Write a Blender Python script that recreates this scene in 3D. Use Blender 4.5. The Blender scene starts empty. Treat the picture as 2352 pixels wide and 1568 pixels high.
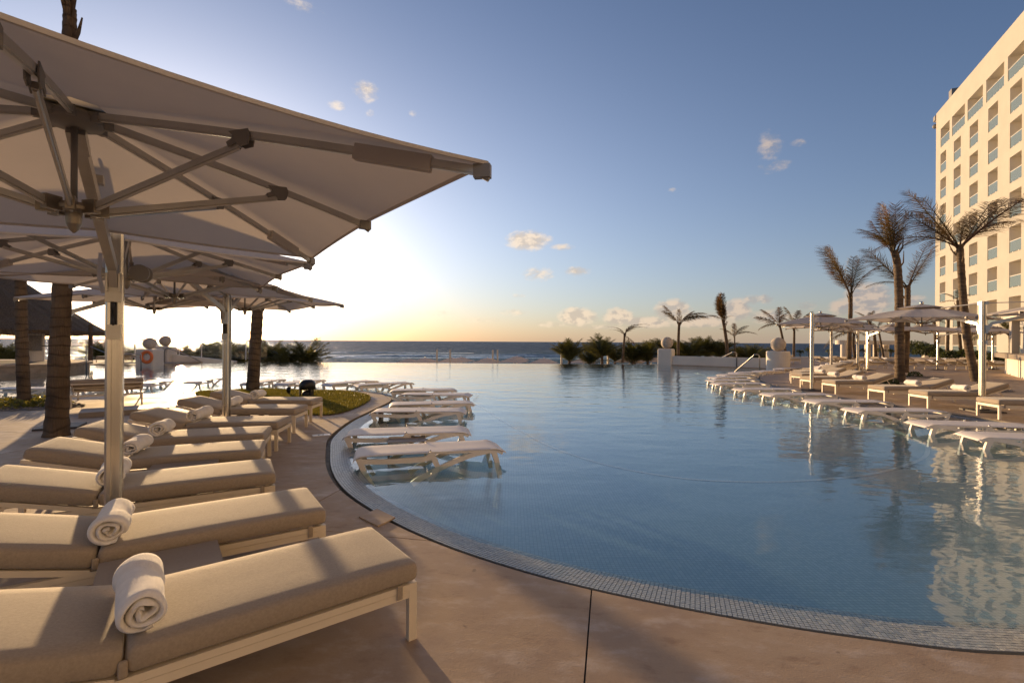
import bpy, bmesh, math, random
from math import sin, cos, pi, radians, sqrt, atan2, asin, tan, floor
from mathutils import Vector, Matrix
from mathutils.geometry import tessellate_polygon
random.seed(7)
S = bpy.context.scene
COL = S.collection

# ---------------------------------------------------------------- camera
EYE = 1.6
cd = bpy.data.cameras.new('camera'); cam = bpy.data.objects.new('camera', cd); COL.objects.link(cam)
cd.lens = 17.016; cd.sensor_width = 36.0; cd.clip_start = 0.05; cd.clip_end = 30000
cam.matrix_world = Matrix.Translation((0, 0, EYE)) @ Matrix.Rotation(pi/2, 4, 'X') @ Matrix.Rotation(radians(0.355), 4, 'Z')
S.camera = cam
# ---------------------------------------------------------------- light
SUN_AZ, SUN_EL = radians(-34.6), radians(4.8)      # azimuth from +Y towards +X
SUNV = Vector((sin(SUN_AZ)*cos(SUN_EL), cos(SUN_AZ)*cos(SUN_EL), sin(SUN_EL)))
sl = bpy.data.lights.new('sun', 'SUN'); sl.energy = 3.5; sl.angle = radians(0.7); sl.color = (1.0, 0.66, 0.33)
so = bpy.data.objects.new('sun', sl); COL.objects.link(so)
so.rotation_euler = (-SUNV).to_track_quat('-Z', 'Y').to_euler()
S.view_settings.view_transform = 'Standard'; S.view_settings.look = 'None'
S.view_settings.exposure = 1.2; S.view_settings.gamma = 1.0; S.view_settings.use_curve_mapping = False
S.render.engine = 'CYCLES'
S.cycles.use_denoising = True
S.cycles.max_bounces = 8; S.cycles.transparent_max_bounces = 16
S.cycles.sample_clamp_indirect = 6.0
S.cycles.caustics_reflective = True; S.cycles.blur_glossy = 1.0; S.cycles.caustics_refractive = False

W = bpy.data.worlds.new('World'); S.world = W; W.use_nodes = True

class NT:
    """short-hand for building node trees"""
    def __init__(s, nt): s.nt = nt; nt.nodes.clear()
    def n(s, t, **k):
        nd = s.nt.nodes.new(t)
        for a, b in k.items(): setattr(nd, a, b)
        return nd
    def l(s, a, b): s.nt.links.new(a, b)
    def put(s, inp, v):
        if hasattr(v, 'is_output') or isinstance(v, bpy.types.NodeSocket): s.l(v, inp)
        else: inp.default_value = v
    def m(s, op, a, b=0.0, c=None, clamp=False):
        nd = s.n('ShaderNodeMath', operation=op); nd.use_clamp = clamp
        s.put(nd.inputs[0], a); s.put(nd.inputs[1], b)
        if c is not None: s.put(nd.inputs[2], c)
        return nd.outputs[0]
    def mix(s, f, a, b, typ='MIX'):
        nd = s.n('ShaderNodeMix', data_type='RGBA', blend_type=typ); nd.clamp_factor = True
        s.put(nd.inputs[0], f); s.put(nd.inputs[6], a); s.put(nd.inputs[7], b)
        return nd.outputs[2]
    def noise(s, vec, scale, detail=4, rough=0.55, out=0):
        nd = s.n('ShaderNodeTexNoise'); s.put(nd.inputs['Scale'], scale); nd.inputs['Detail'].default_value = detail
        nd.inputs['Roughness'].default_value = rough
        if vec is not None: s.l(vec, nd.inputs['Vector'])
        return nd.outputs[out]
    def ramp(s, fac, stops):
        nd = s.n('ShaderNodeValToRGB'); cr = nd.color_ramp
        while len(cr.elements) < len(stops): cr.elements.new(0.5)
        for e, (p, c) in zip(cr.elements, stops):
            e.position = p; e.color = c if len(c) == 4 else (*c, 1)
        s.l(fac, nd.inputs[0]); return nd.outputs[0]
    def maprange(s, v, a, b, c, d):
        nd = s.n('ShaderNodeMapRange'); nd.interpolation_type = 'SMOOTHSTEP'
        s.put(nd.inputs[0], v); nd.inputs[1].default_value = a; nd.inputs[2].default_value = b
        nd.inputs[3].default_value = c; nd.inputs[4].default_value = d
        return nd.outputs[0]
    def mapping(s, vec, sc=(1, 1, 1), rot=(0, 0, 0), loc=(0, 0, 0)):
        nd = s.n('ShaderNodeMapping'); s.l(vec, nd.inputs[0])
        nd.inputs[1].default_value = loc; nd.inputs[2].default_value = rot; nd.inputs[3].default_value = sc
        return nd.outputs[0]

def sky_dir(px, py):
    """azimuth and elevation of a direction in the sky"""
    x = (px-1176)/1111.7; z = (784.6+.0062*(px-1176)-py)/1111.7
    return math.atan(x), math.atan(z/sqrt(1+x*x))

def build_world():
    t = NT(W.node_tree)
    sky = t.n('ShaderNodeTexSky', sky_type='NISHITA'); sky.sun_disc = False
    sky.sun_elevation = SUN_EL; sky.sun_rotation = SUN_AZ
    sky.air_density = 1.0; sky.dust_density = 0.5; sky.ozone_density = 3.0; sky.altitude = 0
    bg = t.n('ShaderNodeBackground'); bg.inputs[1].default_value = 0.088
    d = t.n('ShaderNodeTexCoord').outputs['Generated']
    sp = t.n('ShaderNodeSeparateXYZ'); t.l(d, sp.inputs[0]); x, y, z = sp.outputs
    az = t.m('ARCTAN2', x, y); el = t.m('ARCSINE', z)
    # forward-scattering glow of hazy air about the sun
    dot = t.n('ShaderNodeVectorMath', operation='DOT_PRODUCT'); t.l(d, dot.inputs[0]); dot.inputs[1].default_value = SUNV
    ang = t.m('ARCCOSINE', t.m('MINIMUM', dot.outputs['Value'], 0.99999))
    g1 = t.m('EXPONENT', t.m('MULTIPLY', ang, -1/0.10))
    daz = t.m('SUBTRACT', az, SUN_AZ); dele = t.m('MULTIPLY', t.m('SUBTRACT', el, SUN_EL), 2.0)     # haze lies flat along the horizon
    flat = t.m('SQRT', t.m('ADD', t.m('MULTIPLY', daz, daz), t.m('MULTIPLY', dele, dele)))
    g2 = t.m('EXPONENT', t.m('MULTIPLY', flat, -1/0.45))
    above = t.maprange(z, -0.02, 0.0, 0.0, 1.0)
    ext = t.m('EXPONENT', t.m('MULTIPLY', t.m('MAXIMUM', el, 0.0), -1/0.09))        # the long path low down dims and reddens it
    t.l(t.mix(1.0, t.mix(1.0, sky.outputs[0], SKYT, 'MULTIPLY'), t.mix(ext, (1, 1, 1, 1), (.52, .56, .72, 1)), 'MULTIPLY'), bg.inputs[0])
    g2 = t.m('MULTIPLY', g2, t.m('SUBTRACT', 1.0, t.m('MULTIPLY', ext, 0.92)))
    glow = t.n('ShaderNodeBackground'); t.l(t.mix(ext, (1.0, 0.93, 0.83, 1), (1.0, 0.81, 0.52, 1)), glow.inputs[0])
    t.l(t.m('MULTIPLY', above, t.m('ADD', t.m('MULTIPLY', g1, GLOW[0]), t.m('MULTIPLY', g2, GLOW[1]))), glow.inputs[1])
    # pale sea haze, thickest at the horizon
    hz = t.n('ShaderNodeBackground'); t.l(t.mix(t.maprange(ang, 0.1, 1.2, 1, 0), (1.0, 0.84, 0.74, 1), (1.0, 0.86, 0.64, 1)), hz.inputs[0])
    t.l(t.m('MULTIPLY', t.m('EXPONENT', t.m('MULTIPLY', t.m('MAXIMUM', el, 0.0), -1/HAZE[1])), HAZE[0]), hz.inputs[1])
    add0 = t.n('ShaderNodeAddShader'); t.l(bg.outputs[0], add0.inputs[0]); t.l(hz.outputs[0], add0.inputs[1])
    add = t.n('ShaderNodeAddShader'); t.l(add0.outputs[0], add.inputs[0]); t.l(glow.outputs[0], add.inputs[1])
    # clouds: soft ellipses in azimuth/elevation, broken up by noise
    cv = t.n('ShaderNodeCombineXYZ'); t.l(az, cv.inputs[0]); t.l(t.m('MULTIPLY', el, 1.6), cv.inputs[1])
    n1 = t.noise(cv.outputs[0], 30, 7, 0.60); n2 = t.noise(cv.outputs[0], 95, 5, 0.6)
    mask = None
    for (px, py, w, h, k) in CLOUDS:
        a0, e0 = sky_dir(px, py); a1, _ = sky_dir(px+w, py); _, e1 = sky_dir(px, py-h)
        ax = t.m('MULTIPLY', t.m('SUBTRACT', az, a0), 1/(a1-a0)); ey = t.m('MULTIPLY', t.m('SUBTRACT', el, e0), 1/(e1-e0))
        r2 = t.m('ADD', t.m('MULTIPLY', ax, ax), t.m('MULTIPLY', ey, ey))
        v = t.m('MULTIPLY', t.m('MAXIMUM', t.m('SUBTRACT', 1.0, r2), 0.0), k)
        mask = v if mask is None else t.m('MAXIMUM', mask, v)
    # scattered puffs low over the horizon all the way round
    low = t.m('MULTIPLY', t.maprange(el, 0.012, 0.035, 0, 1), t.maprange(el, 0.05, 0.12, 1, 0))
    big = t.noise(cv.outputs[0], 7, 2, 0.5)
    mask = t.m('MAXIMUM', mask, t.m('MULTIPLY', low, t.maprange(big, 0.50, 0.72, 0, 0.34)))
    dens = t.m('ADD', mask, t.m('MULTIPLY', t.m('SUBTRACT', t.m('ADD', t.m('MULTIPLY', n1, 0.7), t.m('MULTIPLY', n2, 0.3)), 0.5), 2.0))
    alpha = t.m('MULTIPLY', t.maprange(dens, 0.15, 1.05, 0, 1), t.maprange(mask, 0.02, 0.35, 0, 1))
    # shading: the side towards the sun (sampled a step that way) is warm, the rest greyer
    cv2 = t.mapping(cv.outputs[0], loc=(-0.012, 0.012, 0))
    n3 = t.noise(cv2, 30, 5, 0.6)
    lit = t.maprange(t.m('SUBTRACT', n1, n3), -0.09, 0.09, 0, 1)
    near = t.maprange(ang, 0.2, 1.3, 1, 0)
    lc = t.mix(near, (0.86, 0.66, 0.52, 1), (1.6, 1.28, 0.90, 1)); sc = t.mix(near, (0.50, 0.44, 0.43, 1), (1.15, 0.92, 0.66, 1))
    cc = t.mix(lit, sc, lc)
    cb = t.n('ShaderNodeBackground'); t.l(cc, cb.inputs[0]); cb.inputs[1].default_value = CLOUD_S
    mx = t.n('ShaderNodeMixShader'); t.l(t.m('MULTIPLY', alpha, 0.80), mx.inputs[0]); t.l(add.outputs[0], mx.inputs[1]); t.l(cb.outputs[0], mx.inputs[2])
    o = t.n('ShaderNodeOutputWorld'); t.l(mx.outputs[0], o.inputs[0])
GLOW = (2.4, 0.50); CLOUD_S = 0.34; HAZE = (0.115, 0.11); SKYT = (.96, .86, .97, 1)
CLOUDS = [(1212, 553, 66, 30, 1.15), (1290, 568, 36, 12, .7), (1235, 630, 46, 24, .75), (1325, 624, 40, 15, .85), (1190, 680, 22, 8, .55),
          (1180, 718, 46, 12, .6), (838, 212, 40, 32, .68), (770, 243, 28, 16, .55), (848, 262, 16, 14, .45), (1765, 335, 42, 46, .58), (1775, 385, 56, 20, .52),
          (1830, 330, 26, 14, .4), (1542, 437, 14, 8, .5), (1325, 728, 58, 28, 1.2), (1420, 728, 44, 28, 1.2), (1480, 740, 90, 18, 1.1), (1545, 714, 52, 34, 1.3), (1610, 735, 110, 22, 1.1),
          (1690, 712, 46, 34, 1.25), (1725, 690, 40, 16, .8), (1757, 688, 28, 14, .8), (1780, 728, 90, 22, .85), (1855, 702, 30, 14, .7), (1270, 745, 60, 10, .6), (1400, 752, 120, 9, .6),
          (1990, 692, 74, 52, 1.35), (1940, 705, 50, 28, .95), (2090, 692, 50, 20, .8), (690, 15, 70, 20, .4), (900, 700, 60, 14, .35), (1000, 720, 80, 14, .4), (945, 262, 14, 14, .45), (1100, 735, 80, 10, .45)]
build_world()

# ---------------------------------------------------------------- helpers
def at(px, py, z=0.0):
    """point of the place at height z seen along a given sight line (survey of the photograph)"""
    dx, dy = px-1176.0, py-784.6
    dx, dy = dx+.0062*dy, dy-.0062*dx
    k = (EYE-z)/dy
    return Vector((dx*k, 1111.7*k, z))

def tag(o, label=None, cat=None, group=None, kind=None):
    if label: o['label'] = label
    if cat: o['category'] = cat
    if group: o['group'] = group
    if kind: o['kind'] = kind
    return o

class MB:
    def __init__(s): s.v = []; s.f = []
    def add(s, vs, fs):
        b = len(s.v); s.v += [tuple(v) for v in vs]; s.f += [tuple(i+b for i in f) for f in fs]; return s
    def box(s, x0, x1, y0, y1, z0, z1, M=None):
        vs = [Vector((x, y, z)) for x in (x0, x1) for y in (y0, y1) for z in (z0, z1)]
        if M: vs = [M @ v for v in vs]
        return s.add(vs, [(0, 1, 3, 2), (4, 6, 7, 5), (0, 4, 5, 1), (2, 3, 7, 6), (0, 2, 6, 4), (1, 5, 7, 3)])
    def tube(s, pts, rad, n=8, cap=True, sq=None, up=Vector((0, 0, 1))):
        """sweep a round (rad) or rectangular (sq=(w,h)) section along pts"""
        pts = [Vector(p) for p in pts]; rings = []
        for i, p in enumerate(pts):
            a = pts[max(0, i-1)]; c = pts[min(len(pts)-1, i+1)]; d = (c-a).normalized()
            u = up if abs(d.dot(up)) < 0.97 else Vector((0, 1, 0)) if abs(d.y) < .9 else Vector((1, 0, 0))
            sx = d.cross(u).normalized(); sy = sx.cross(d).normalized()
            if sq: ring = [p+sx*sq[0]/2*a_+sy*sq[1]/2*b_ for a_, b_ in ((-1, -1), (1, -1), (1, 1), (-1, 1))]
            else:
                r = rad[i] if isinstance(rad, (list, tuple)) else rad
                ring = [p+sx*r*cos(2*pi*k/n)+sy*r*sin(2*pi*k/n) for k in range(n)]
            rings.append(ring)
        m = 4 if sq else n; vs = [v for r in rings for v in r]; fs = []
        for i in range(len(rings)-1):
            for k in range(m): fs.append((i*m+k, i*m+(k+1) % m, (i+1)*m+(k+1) % m, (i+1)*m+k))
        if cap: fs += [tuple(range(m-1, -1, -1)), tuple((len(rings)-1)*m+k for k in range(m))]
        return s.add(vs, fs)
    def lathe(s, prof, n=16, cx=0, cy=0):
        vs = [(cx+r*cos(2*pi*k/n), cy+r*sin(2*pi*k/n), z) for r, z in prof for k in range(n)]; fs = []
        for i in range(len(prof)-1):
            for k in range(n): fs.append((i*n+k, i*n+(k+1) % n, (i+1)*n+(k+1) % n, (i+1)*n+k))
        fs += [tuple(range(n-1, -1, -1)), tuple((len(prof)-1)*n+k for k in range(n))]
        return s.add(vs, fs)
    def ball(s, c, r, n=16, sz=1.0):
        m = n//2; return s.lathe([(max(1e-4, r*sin(pi*i/m)), c[2]-r*sz*cos(pi*i/m)) for i in range(m+1)], n, c[0], c[1])
    def prism(s, poly, z0, z1):
        n = len(poly); vs = [(x, y, z0) for x, y in poly]+[(x, y, z1) for x, y in poly]
        fs = [(i, (i+1) % n, n+(i+1) % n, n+i) for i in range(n)]
        tris = tessellate_polygon([[Vector((x, y, 0)) for x, y in poly]])
        for t in tris: fs += [tuple(i+n for i in t), tuple(reversed(t))]
        return s.add(vs, fs)
    def rbox(s, hx, hy, hz, r, c=(0, 0, 0), nx=8, ny=6, nz=1, puff=0.0, M=None):
        """soft box with rounded edges, puffed top"""
        def ax(h, n): return [-h, -h+.3*r, -h+r]+[-h+r+(2*h-2*r)*i/(n+1) for i in range(1, n+1)]+[h-r, h-.3*r, h]
        X, Y, Z = ax(hx, nx), ax(hy, ny), ax(hz, nz); H = (hx, hy, hz)
        def fix(q):
            c_ = Vector([max(-(H[i]-r), min(H[i]-r, q[i])) for i in range(3)]); d = Vector(q)-c_
            p = c_+d.normalized()*r if d.length > 1e-9 else Vector(q)
            if puff and p.z > 0: p.z += puff*max(0, 1-(p.x/hx)**4)*max(0, 1-(p.y/hy)**4)*(p.z/hz)
            p = p+Vector(c); return M @ p if M else p
        for (A, B, f) in ((X, Y, lambda a, b: (a, b, hz)), (Y, X, lambda a, b: (b, a, -hz)), (Y, Z, lambda a, b: (hx, a, b)), (Z, Y, lambda a, b: (-hx, b, a)),
                          (Z, X, lambda a, b: (b, hy, a)), (X, Z, lambda a, b: (a, -hy, b))):
            vs = [fix(f(a, b)) for a in A for b in B]; nb = len(B)
            s.add(vs, [(i*nb+j, (i+1)*nb+j, (i+1)*nb+j+1, i*nb+j+1) for i in range(len(A)-1) for j in range(nb-1)])
        return s
    def mesh(s, name, mat, smooth=False, weld=False):
        me = bpy.data.meshes.new(name); me.from_pydata(s.v, [], s.f); me.update()
        if weld:
            b = bmesh.new(); b.from_mesh(me); bmesh.ops.remove_doubles(b, verts=b.verts, dist=1e-5); bmesh.ops.recalc_face_normals(b, faces=b.faces); b.to_mesh(me); b.free()
        if smooth: me.polygons.foreach_set('use_smooth', [True]*len(me.polygons))
        if mat: me.materials.append(mat)
        return me
def put(name, me, parent=None, loc=(0, 0, 0), rz=0.0, M=None):
    o = bpy.data.objects.new(name, me); COL.objects.link(o)
    if parent: o.parent = parent
    if M is not None: o.matrix_local = M
    else: o.location = loc; o.rotation_euler = (0, 0, rz)
    return o
def obj(name, mb, mat, parent=None, loc=(0, 0, 0), rz=0.0, smooth=False, weld=False):
    return put(name, mb.mesh(name, mat, smooth, weld), parent, loc, rz)
def thing(name, label, cat, loc=(0, 0, 0), rz=0.0, group=None):
    o = bpy.data.objects.new(name, None); COL.objects.link(o); o.empty_display_size = .1
    o.location = loc; o.rotation_euler = (0, 0, rz); return tag(o, label, cat, group)
KIDS = {}
def dup(root, loc, rz, label, group=None, skip=()):
    r = root.copy(); COL.objects.link(r); r.location = loc; r.rotation_euler = (0, 0, rz); r['label'] = label
    if group: r['group'] = group
    for ch in root.children:
        if ch.name.split('.')[0] in skip: continue
        c = ch.copy(); COL.objects.link(c); c.parent = r
        for g in ch.children:
            d = g.copy(); COL.objects.link(d); d.parent = c
    return r
def rot2(a, x, y): return Vector((cos(a)*x-sin(a)*y, sin(a)*x+cos(a)*y, 0))
def spline(pts, per=10, closed=False):
    pts = [Vector((p[0], p[1], p[2] if len(p) > 2 else 0)) for p in pts]; n = len(pts); out = []
    rng = n if closed else n-1
    for i in range(rng):
        p0, p1, p2, p3 = (pts[(i-1) % n], pts[i], pts[(i+1) % n], pts[(i+2) % n]) if closed else (pts[max(i-1, 0)], pts[i], pts[i+1], pts[min(i+2, n-1)])
        for k in range(per):
            t = k/per
            out.append(0.5*((2*p1)+(p2-p0)*t+(2*p0-5*p1+4*p2-p3)*t*t+(3*p1-p0-3*p2+p3)*t**3))
    if not closed: out.append(pts[-1])
    return out
def even(pts, step):
    """resample a polyline at an even spacing"""
    out = [pts[0].copy()]; carry = 0.0
    for a, b in zip(pts, pts[1:]):
        L = (b-a).length; d = step-carry
        while d <= L: out.append(a.lerp(b, d/L)); d += step
        carry = (carry+L) % step if L else carry
    return out
def offset(pts, d):
    """shift a polyline sideways (to its left for d > 0)"""
    out = []
    for i, p in enumerate(pts):
        t = (pts[min(i+1, len(pts)-1)]-pts[max(i-1, 0)]).normalized(); out.append(p+Vector((-t.y, t.x, 0))*d)
    return out

# ---------------------------------------------------------------- materials
def mat(name, col=(.5, .5, .5), rough=.6, metal=0.0, var=0.0, vscale=8.0, bump=0.0, bscale=60.0, spec=0.5, col2=None, sheen=0.0, stretch=(1, 1, 1), detail=4):
    m = bpy.data.materials.new(name); m.use_nodes = True; t = NT(m.node_tree)
    p = t.n('ShaderNodeBsdfPrincipled'); o = t.n('ShaderNodeOutputMaterial'); t.l(p.outputs[0], o.inputs[0])
    p.inputs['Roughness'].default_value = rough; p.inputs['Metallic'].default_value = metal; p.inputs['Specular IOR Level'].default_value = spec
    if sheen: p.inputs['Sheen Weight'].default_value = sheen; p.inputs['Sheen Roughness'].default_value = .5
    tc = t.n('ShaderNodeTexCoord').outputs['Object']; vec = t.mapping(tc, stretch)
    if var or col2:
        nz = t.noise(vec, vscale, detail, .6)
        c2 = col2 or tuple(c*(1-var) for c in col); c1 = col if col2 else tuple(min(1, c*(1+var)) for c in col)
        t.l(t.ramp(nz, [(.33, c2), (.67, c1)]), p.inputs['Base Color'])
    else: p.inputs['Base Color'].default_value = (*col, 1)
    if bump:
        b = t.n('ShaderNodeBump'); b.inputs['Strength'].default_value = 1.0; b.inputs['Distance'].default_value = bump
        t.l(t.noise(vec, bscale, 4, .6), b.inputs['Height']); t.l(b.outputs[0], p.inputs['Normal'])
    m['p'] = 1
    return m
def bsdf(m): return next(n for n in m.node_tree.nodes if n.type == 'BSDF_PRINCIPLED')

M_cushion = mat('taupe woven fabric', (.345, .275, .205), .85, var=.10, vscale=90, bump=.0012, bscale=420, sheen=.25, stretch=(1, 1, 1))
M_frame = mat('cream powder coated metal', (.74, .63, .48), .42, var=.03, vscale=4)
M_resin = mat('white resin', (.80, .72, .63), .38, var=.03, vscale=5)
M_sling = mat('white mesh sling', (.78, .72, .67), .62, var=.05, vscale=160, bump=.0006, bscale=500)
M_towel = mat('white terry towel', (.82, .77, .72), .95, var=.06, vscale=22, bump=.0035, bscale=150, sheen=.4)
M_alu = mat('brushed aluminium', (.56, .53, .48), .36, .6, var=.08, vscale=6, stretch=(1, 1, .05))
M_mast = mat('extruded mast aluminium', (.60, .57, .52), .24, .92, var=.12, vscale=9, stretch=(1, 1, .03))
M_steel = mat('polished steel', (.62, .60, .58), .16, 1.0)
M_rail = mat('silhouette steel rail', (.30, .28, .26), .3, .9)  # dark reflections of the rails put into a darkened base colour
M_grey = mat('grey plastic fitting', (.22, .20, .175), .45)
M_dark = mat('dark grip', (.03, .028, .027), .5)
M_plate = mat('dark base plate', (.07, .06, .055), .6, var=.2)
M_white = mat('white plaster', (.70, .63, .54), .8, var=.05, vscale=.8, bump=.002, bscale=14)
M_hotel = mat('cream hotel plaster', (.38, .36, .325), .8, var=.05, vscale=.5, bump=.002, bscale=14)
M_recess = mat('balcony recess plaster', (.74, .68, .59), .8)
M_ball = mat('cast stone ball', (.50, .42, .335), .85, var=.16, vscale=6, bump=.006, bscale=20)
M_orange = mat('orange lifebuoy', (.85, .20, .05), .5)
M_black = mat('black plastic', (.018, .018, .018), .45)
M_granite = mat('speckled granite', (.33, .28, .235), .5, vscale=24, col2=(.17, .14, .115))
M_doorglass = mat('dark sliding door glass', (.05, .07, .08), .08)
M_trim = mat('white handrail', (.78, .76, .72), .4)
M_table = mat('taupe table sheet', (.30, .245, .195), .6, var=.05, vscale=60)
M_sand = mat('sand', (.52, .43, .31), .95, var=.12, vscale=.6)
M_gravel = mat('grey gravel', (.30, .26, .22), .95, vscale=30, col2=(.14, .12, .10), bump=.02, bscale=30)
M_thatch = mat('palm thatch', (.20, .145, .09), .95, vscale=22, col2=(.08, .055, .035), bump=.03, bscale=40, stretch=(1, 1, .25))
M_bottle = mat('brown glass bottle', (.09, .04, .015), .1)
M_marker = mat('white marker tile', (.75, .72, .68), .4)
M_hole = mat('gutter shadow gap', (.19, .155, .11), .7, var=.3, vscale=7)

def creases(m):
    N = NT.__new__(NT); N.nt = m.node_tree; p = bsdf(m); old = p.inputs['Normal'].links[0].from_node
    tc = N.n('ShaderNodeTexCoord').outputs['Object']; b = N.n('ShaderNodeBump'); b.inputs['Distance'].default_value = .005; b.inputs['Strength'].default_value = .3
    N.l(N.noise(N.mapping(tc, (1.2, 2.2, 1), (0, 0, .6)), 5, 3, .5), b.inputs['Height']); N.l(b.outputs[0], old.inputs['Normal'])
creases(M_cushion)
def leafmat(name, c1, c2, scale=3.0):
    m = bpy.data.materials.new(name); m.use_nodes = True; t = NT(m.node_tree)
    tc = t.n('ShaderNodeTexCoord').outputs['Object']; info = t.n('ShaderNodeObjectInfo').outputs['Random']
    f = t.m('ADD', t.m('MULTIPLY', t.noise(tc, scale, 3), .75), t.m('MULTIPLY', info, .3))
    c = t.ramp(f, [(.3, c2), (.75, c1)])
    d = t.n('ShaderNodeBsdfPrincipled'); d.inputs['Roughness'].default_value = .5; t.l(c, d.inputs['Base Color'])
    tr = t.n('ShaderNodeBsdfTranslucent'); t.l(t.mix(1.0, c, (1.5, 1.25, .55, 1), 'MULTIPLY'), tr.inputs[0])
    mx = t.n('ShaderNodeMixShader'); mx.inputs[0].default_value = .35; t.l(d.outputs[0], mx.inputs[1]); t.l(tr.outputs[0], mx.inputs[2])
    o = t.n('ShaderNodeOutputMaterial'); t.l(mx.outputs[0], o.inputs[0]); return m
M_frond = leafmat('weathered palm frond', (.080, .070, .028), (.090, .046, .025), 1.2)
M_coco = leafmat('coconut palm frond', (.085, .090, .026), (.045, .055, .018), 1.5)
M_bush = leafmat('shrub leaves', (.065, .085, .025), (.028, .042, .014), 4)
M_grass = leafmat('lawn grass', (.21, .20, .045), (.10, .11, .03), 2)

def fabric(name, col, trans):
    m = bpy.data.materials.new(name); m.use_nodes = True; t = NT(m.node_tree)
    tc = t.n('ShaderNodeTexCoord').outputs['Object']
    c = t.mix(t.noise(tc, 5, 4), tuple(x*.93 for x in col)+(1,), col+(1,))
    d = t.n('ShaderNodeBsdfDiffuse'); t.l(c, d.inputs[0]); tr = t.n('ShaderNodeBsdfTranslucent'); t.l(t.mix(1.0, c, (1.0, .93, .84, 1), 'MULTIPLY'), tr.inputs[0])
    b = t.n('ShaderNodeBump'); b.inputs['Distance'].default_value = .006; t.l(t.noise(t.mapping(tc, (1, 1, .2)), 6, 3), b.inputs['Height'])
    t.l(b.outputs[0], d.inputs['Normal'])
    mx = t.n('ShaderNodeMixShader'); mx.inputs[0].default_value = trans; t.l(d.outputs[0], mx.inputs[1]); t.l(tr.outputs[0], mx.inputs[2])
    o = t.n('ShaderNodeOutputMaterial'); t.l(mx.outputs[0], o.inputs[0]); return m
M_canopy = fabric('off white canopy fabric', (.70, .645, .595), .30)

M_beach = fabric('pale beach canopy fabric', (.86, .80, .74), .5)
def trunkmat():
    m = mat('palm trunk', (.16, .115, .08), .9); t = m.node_tree; p = bsdf(m); N = NT.__new__(NT); N.nt = t
    tc = N.n('ShaderNodeTexCoord').outputs['Object']; sp = N.n('ShaderNodeSeparateXYZ'); N.l(tc, sp.inputs[0])
    ph = N.m('ADD', N.m('MULTIPLY', sp.outputs[2], 6.0), N.m('MULTIPLY', N.noise(tc, 1.1, 3), 2.6))
    fr = N.m('FRACT', ph); ring = N.maprange(fr, 0.0, .22, 0.0, 1.0)
    blotch = N.noise(tc, 2.2, 4); fine = N.noise(N.mapping(tc, (1, 1, .12)), 60, 3)
    c = N.ramp(blotch, [(.35, (.085, .058, .037)), (.65, (.215, .150, .092))])
    c = N.mix(N.m('ADD', .45, N.m('MULTIPLY', ring, .55)), (.06, .042, .03, 1), c); c = N.mix(N.m('MULTIPLY', fine, .5), c, (.05, .035, .025, 1))
    N.l(c, p.inputs['Base Color'])
    b = N.n('ShaderNodeBump'); b.inputs['Distance'].default_value = .02; N.l(N.m('ADD', ring, fine), b.inputs['Height']); N.l(b.outputs[0], p.inputs['Normal'])
    return m
M_trunk = trunkmat()
def glassmat(name, tint, k):
    m = bpy.data.materials.new(name); m.use_nodes = True; t = NT(m.node_tree)
    tr = t.n('ShaderNodeBsdfTransparent'); tr.inputs[0].default_value = (*tint, 1); g = t.n('ShaderNodeBsdfGlossy'); g.inputs['Roughness'].default_value = .03
    df = t.n('ShaderNodeBsdfDiffuse'); df.inputs[0].default_value = (.30, .40, .44, 1)
    fr = t.n('ShaderNodeFresnel'); fr.inputs[0].default_value = 1.5
    m0 = t.n('ShaderNodeMixShader'); m0.inputs[0].default_value = k; t.l(tr.outputs[0], m0.inputs[1]); t.l(df.outputs[0], m0.inputs[2])
    mx = t.n('ShaderNodeMixShader'); t.l(fr.outputs[0], mx.inputs[0]); t.l(m0.outputs[0], mx.inputs[1]); t.l(g.outputs[0], mx.inputs[2])
    o = t.n('ShaderNodeOutputMaterial'); t.l(mx.outputs[0], o.inputs[0]); return m
M_rail_glass = glassmat('blue balcony glass', (.55, .70, .76), .45)
M_clear = glassmat('clear fence glass', (.92, .95, .95), .04)

def deckmat():
    m = mat('textured pool deck', (.4, .3, .22), .8); p = bsdf(m); N = NT.__new__(NT); N.nt = m.node_tree
    tc = N.n('ShaderNodeTexCoord').outputs['Object']
    a = N.noise(tc, .9, 5, .62); b = N.noise(N.mapping(tc, (1, 1.8, 1), (0, 0, .5)), 3.2, 6, .65); c_ = N.noise(tc, 90, 3, .6); sp = N.noise(tc, 9, 2, .5)
    col = N.ramp(a, [(.30, (.35, .235, .145)), (.5, (.46, .33, .215)), (.72, (.52, .40, .28))])
    col = N.mix(N.maprange(b, .48, .72, 0, .8), col, (.60, .49, .395, 1))
    col = N.mix(N.maprange(b, .26, .46, .75, 0), col, (.27, .165, .10, 1))
    col = N.mix(N.m('MULTIPLY', c_, .30), col, (.20, .14, .095, 1))
    col = N.mix(N.maprange(sp, .70, .76, 0, .5), col, (.12, .08, .05, 1))
    N.l(col, p.inputs['Base Color'])
    bp = N.n('ShaderNodeBump'); bp.inputs['Distance'].default_value = .004; N.l(N.m('ADD', N.m('MULTIPLY', b, .6), N.m('MULTIPLY', c_, .25)), bp.inputs['Height']); N.l(bp.outputs[0], p.inputs['Normal'])
    N.l(N.maprange(a, .3, .7, .55, .85), p.inputs['Roughness']); return m
M_deck = deckmat()
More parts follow.
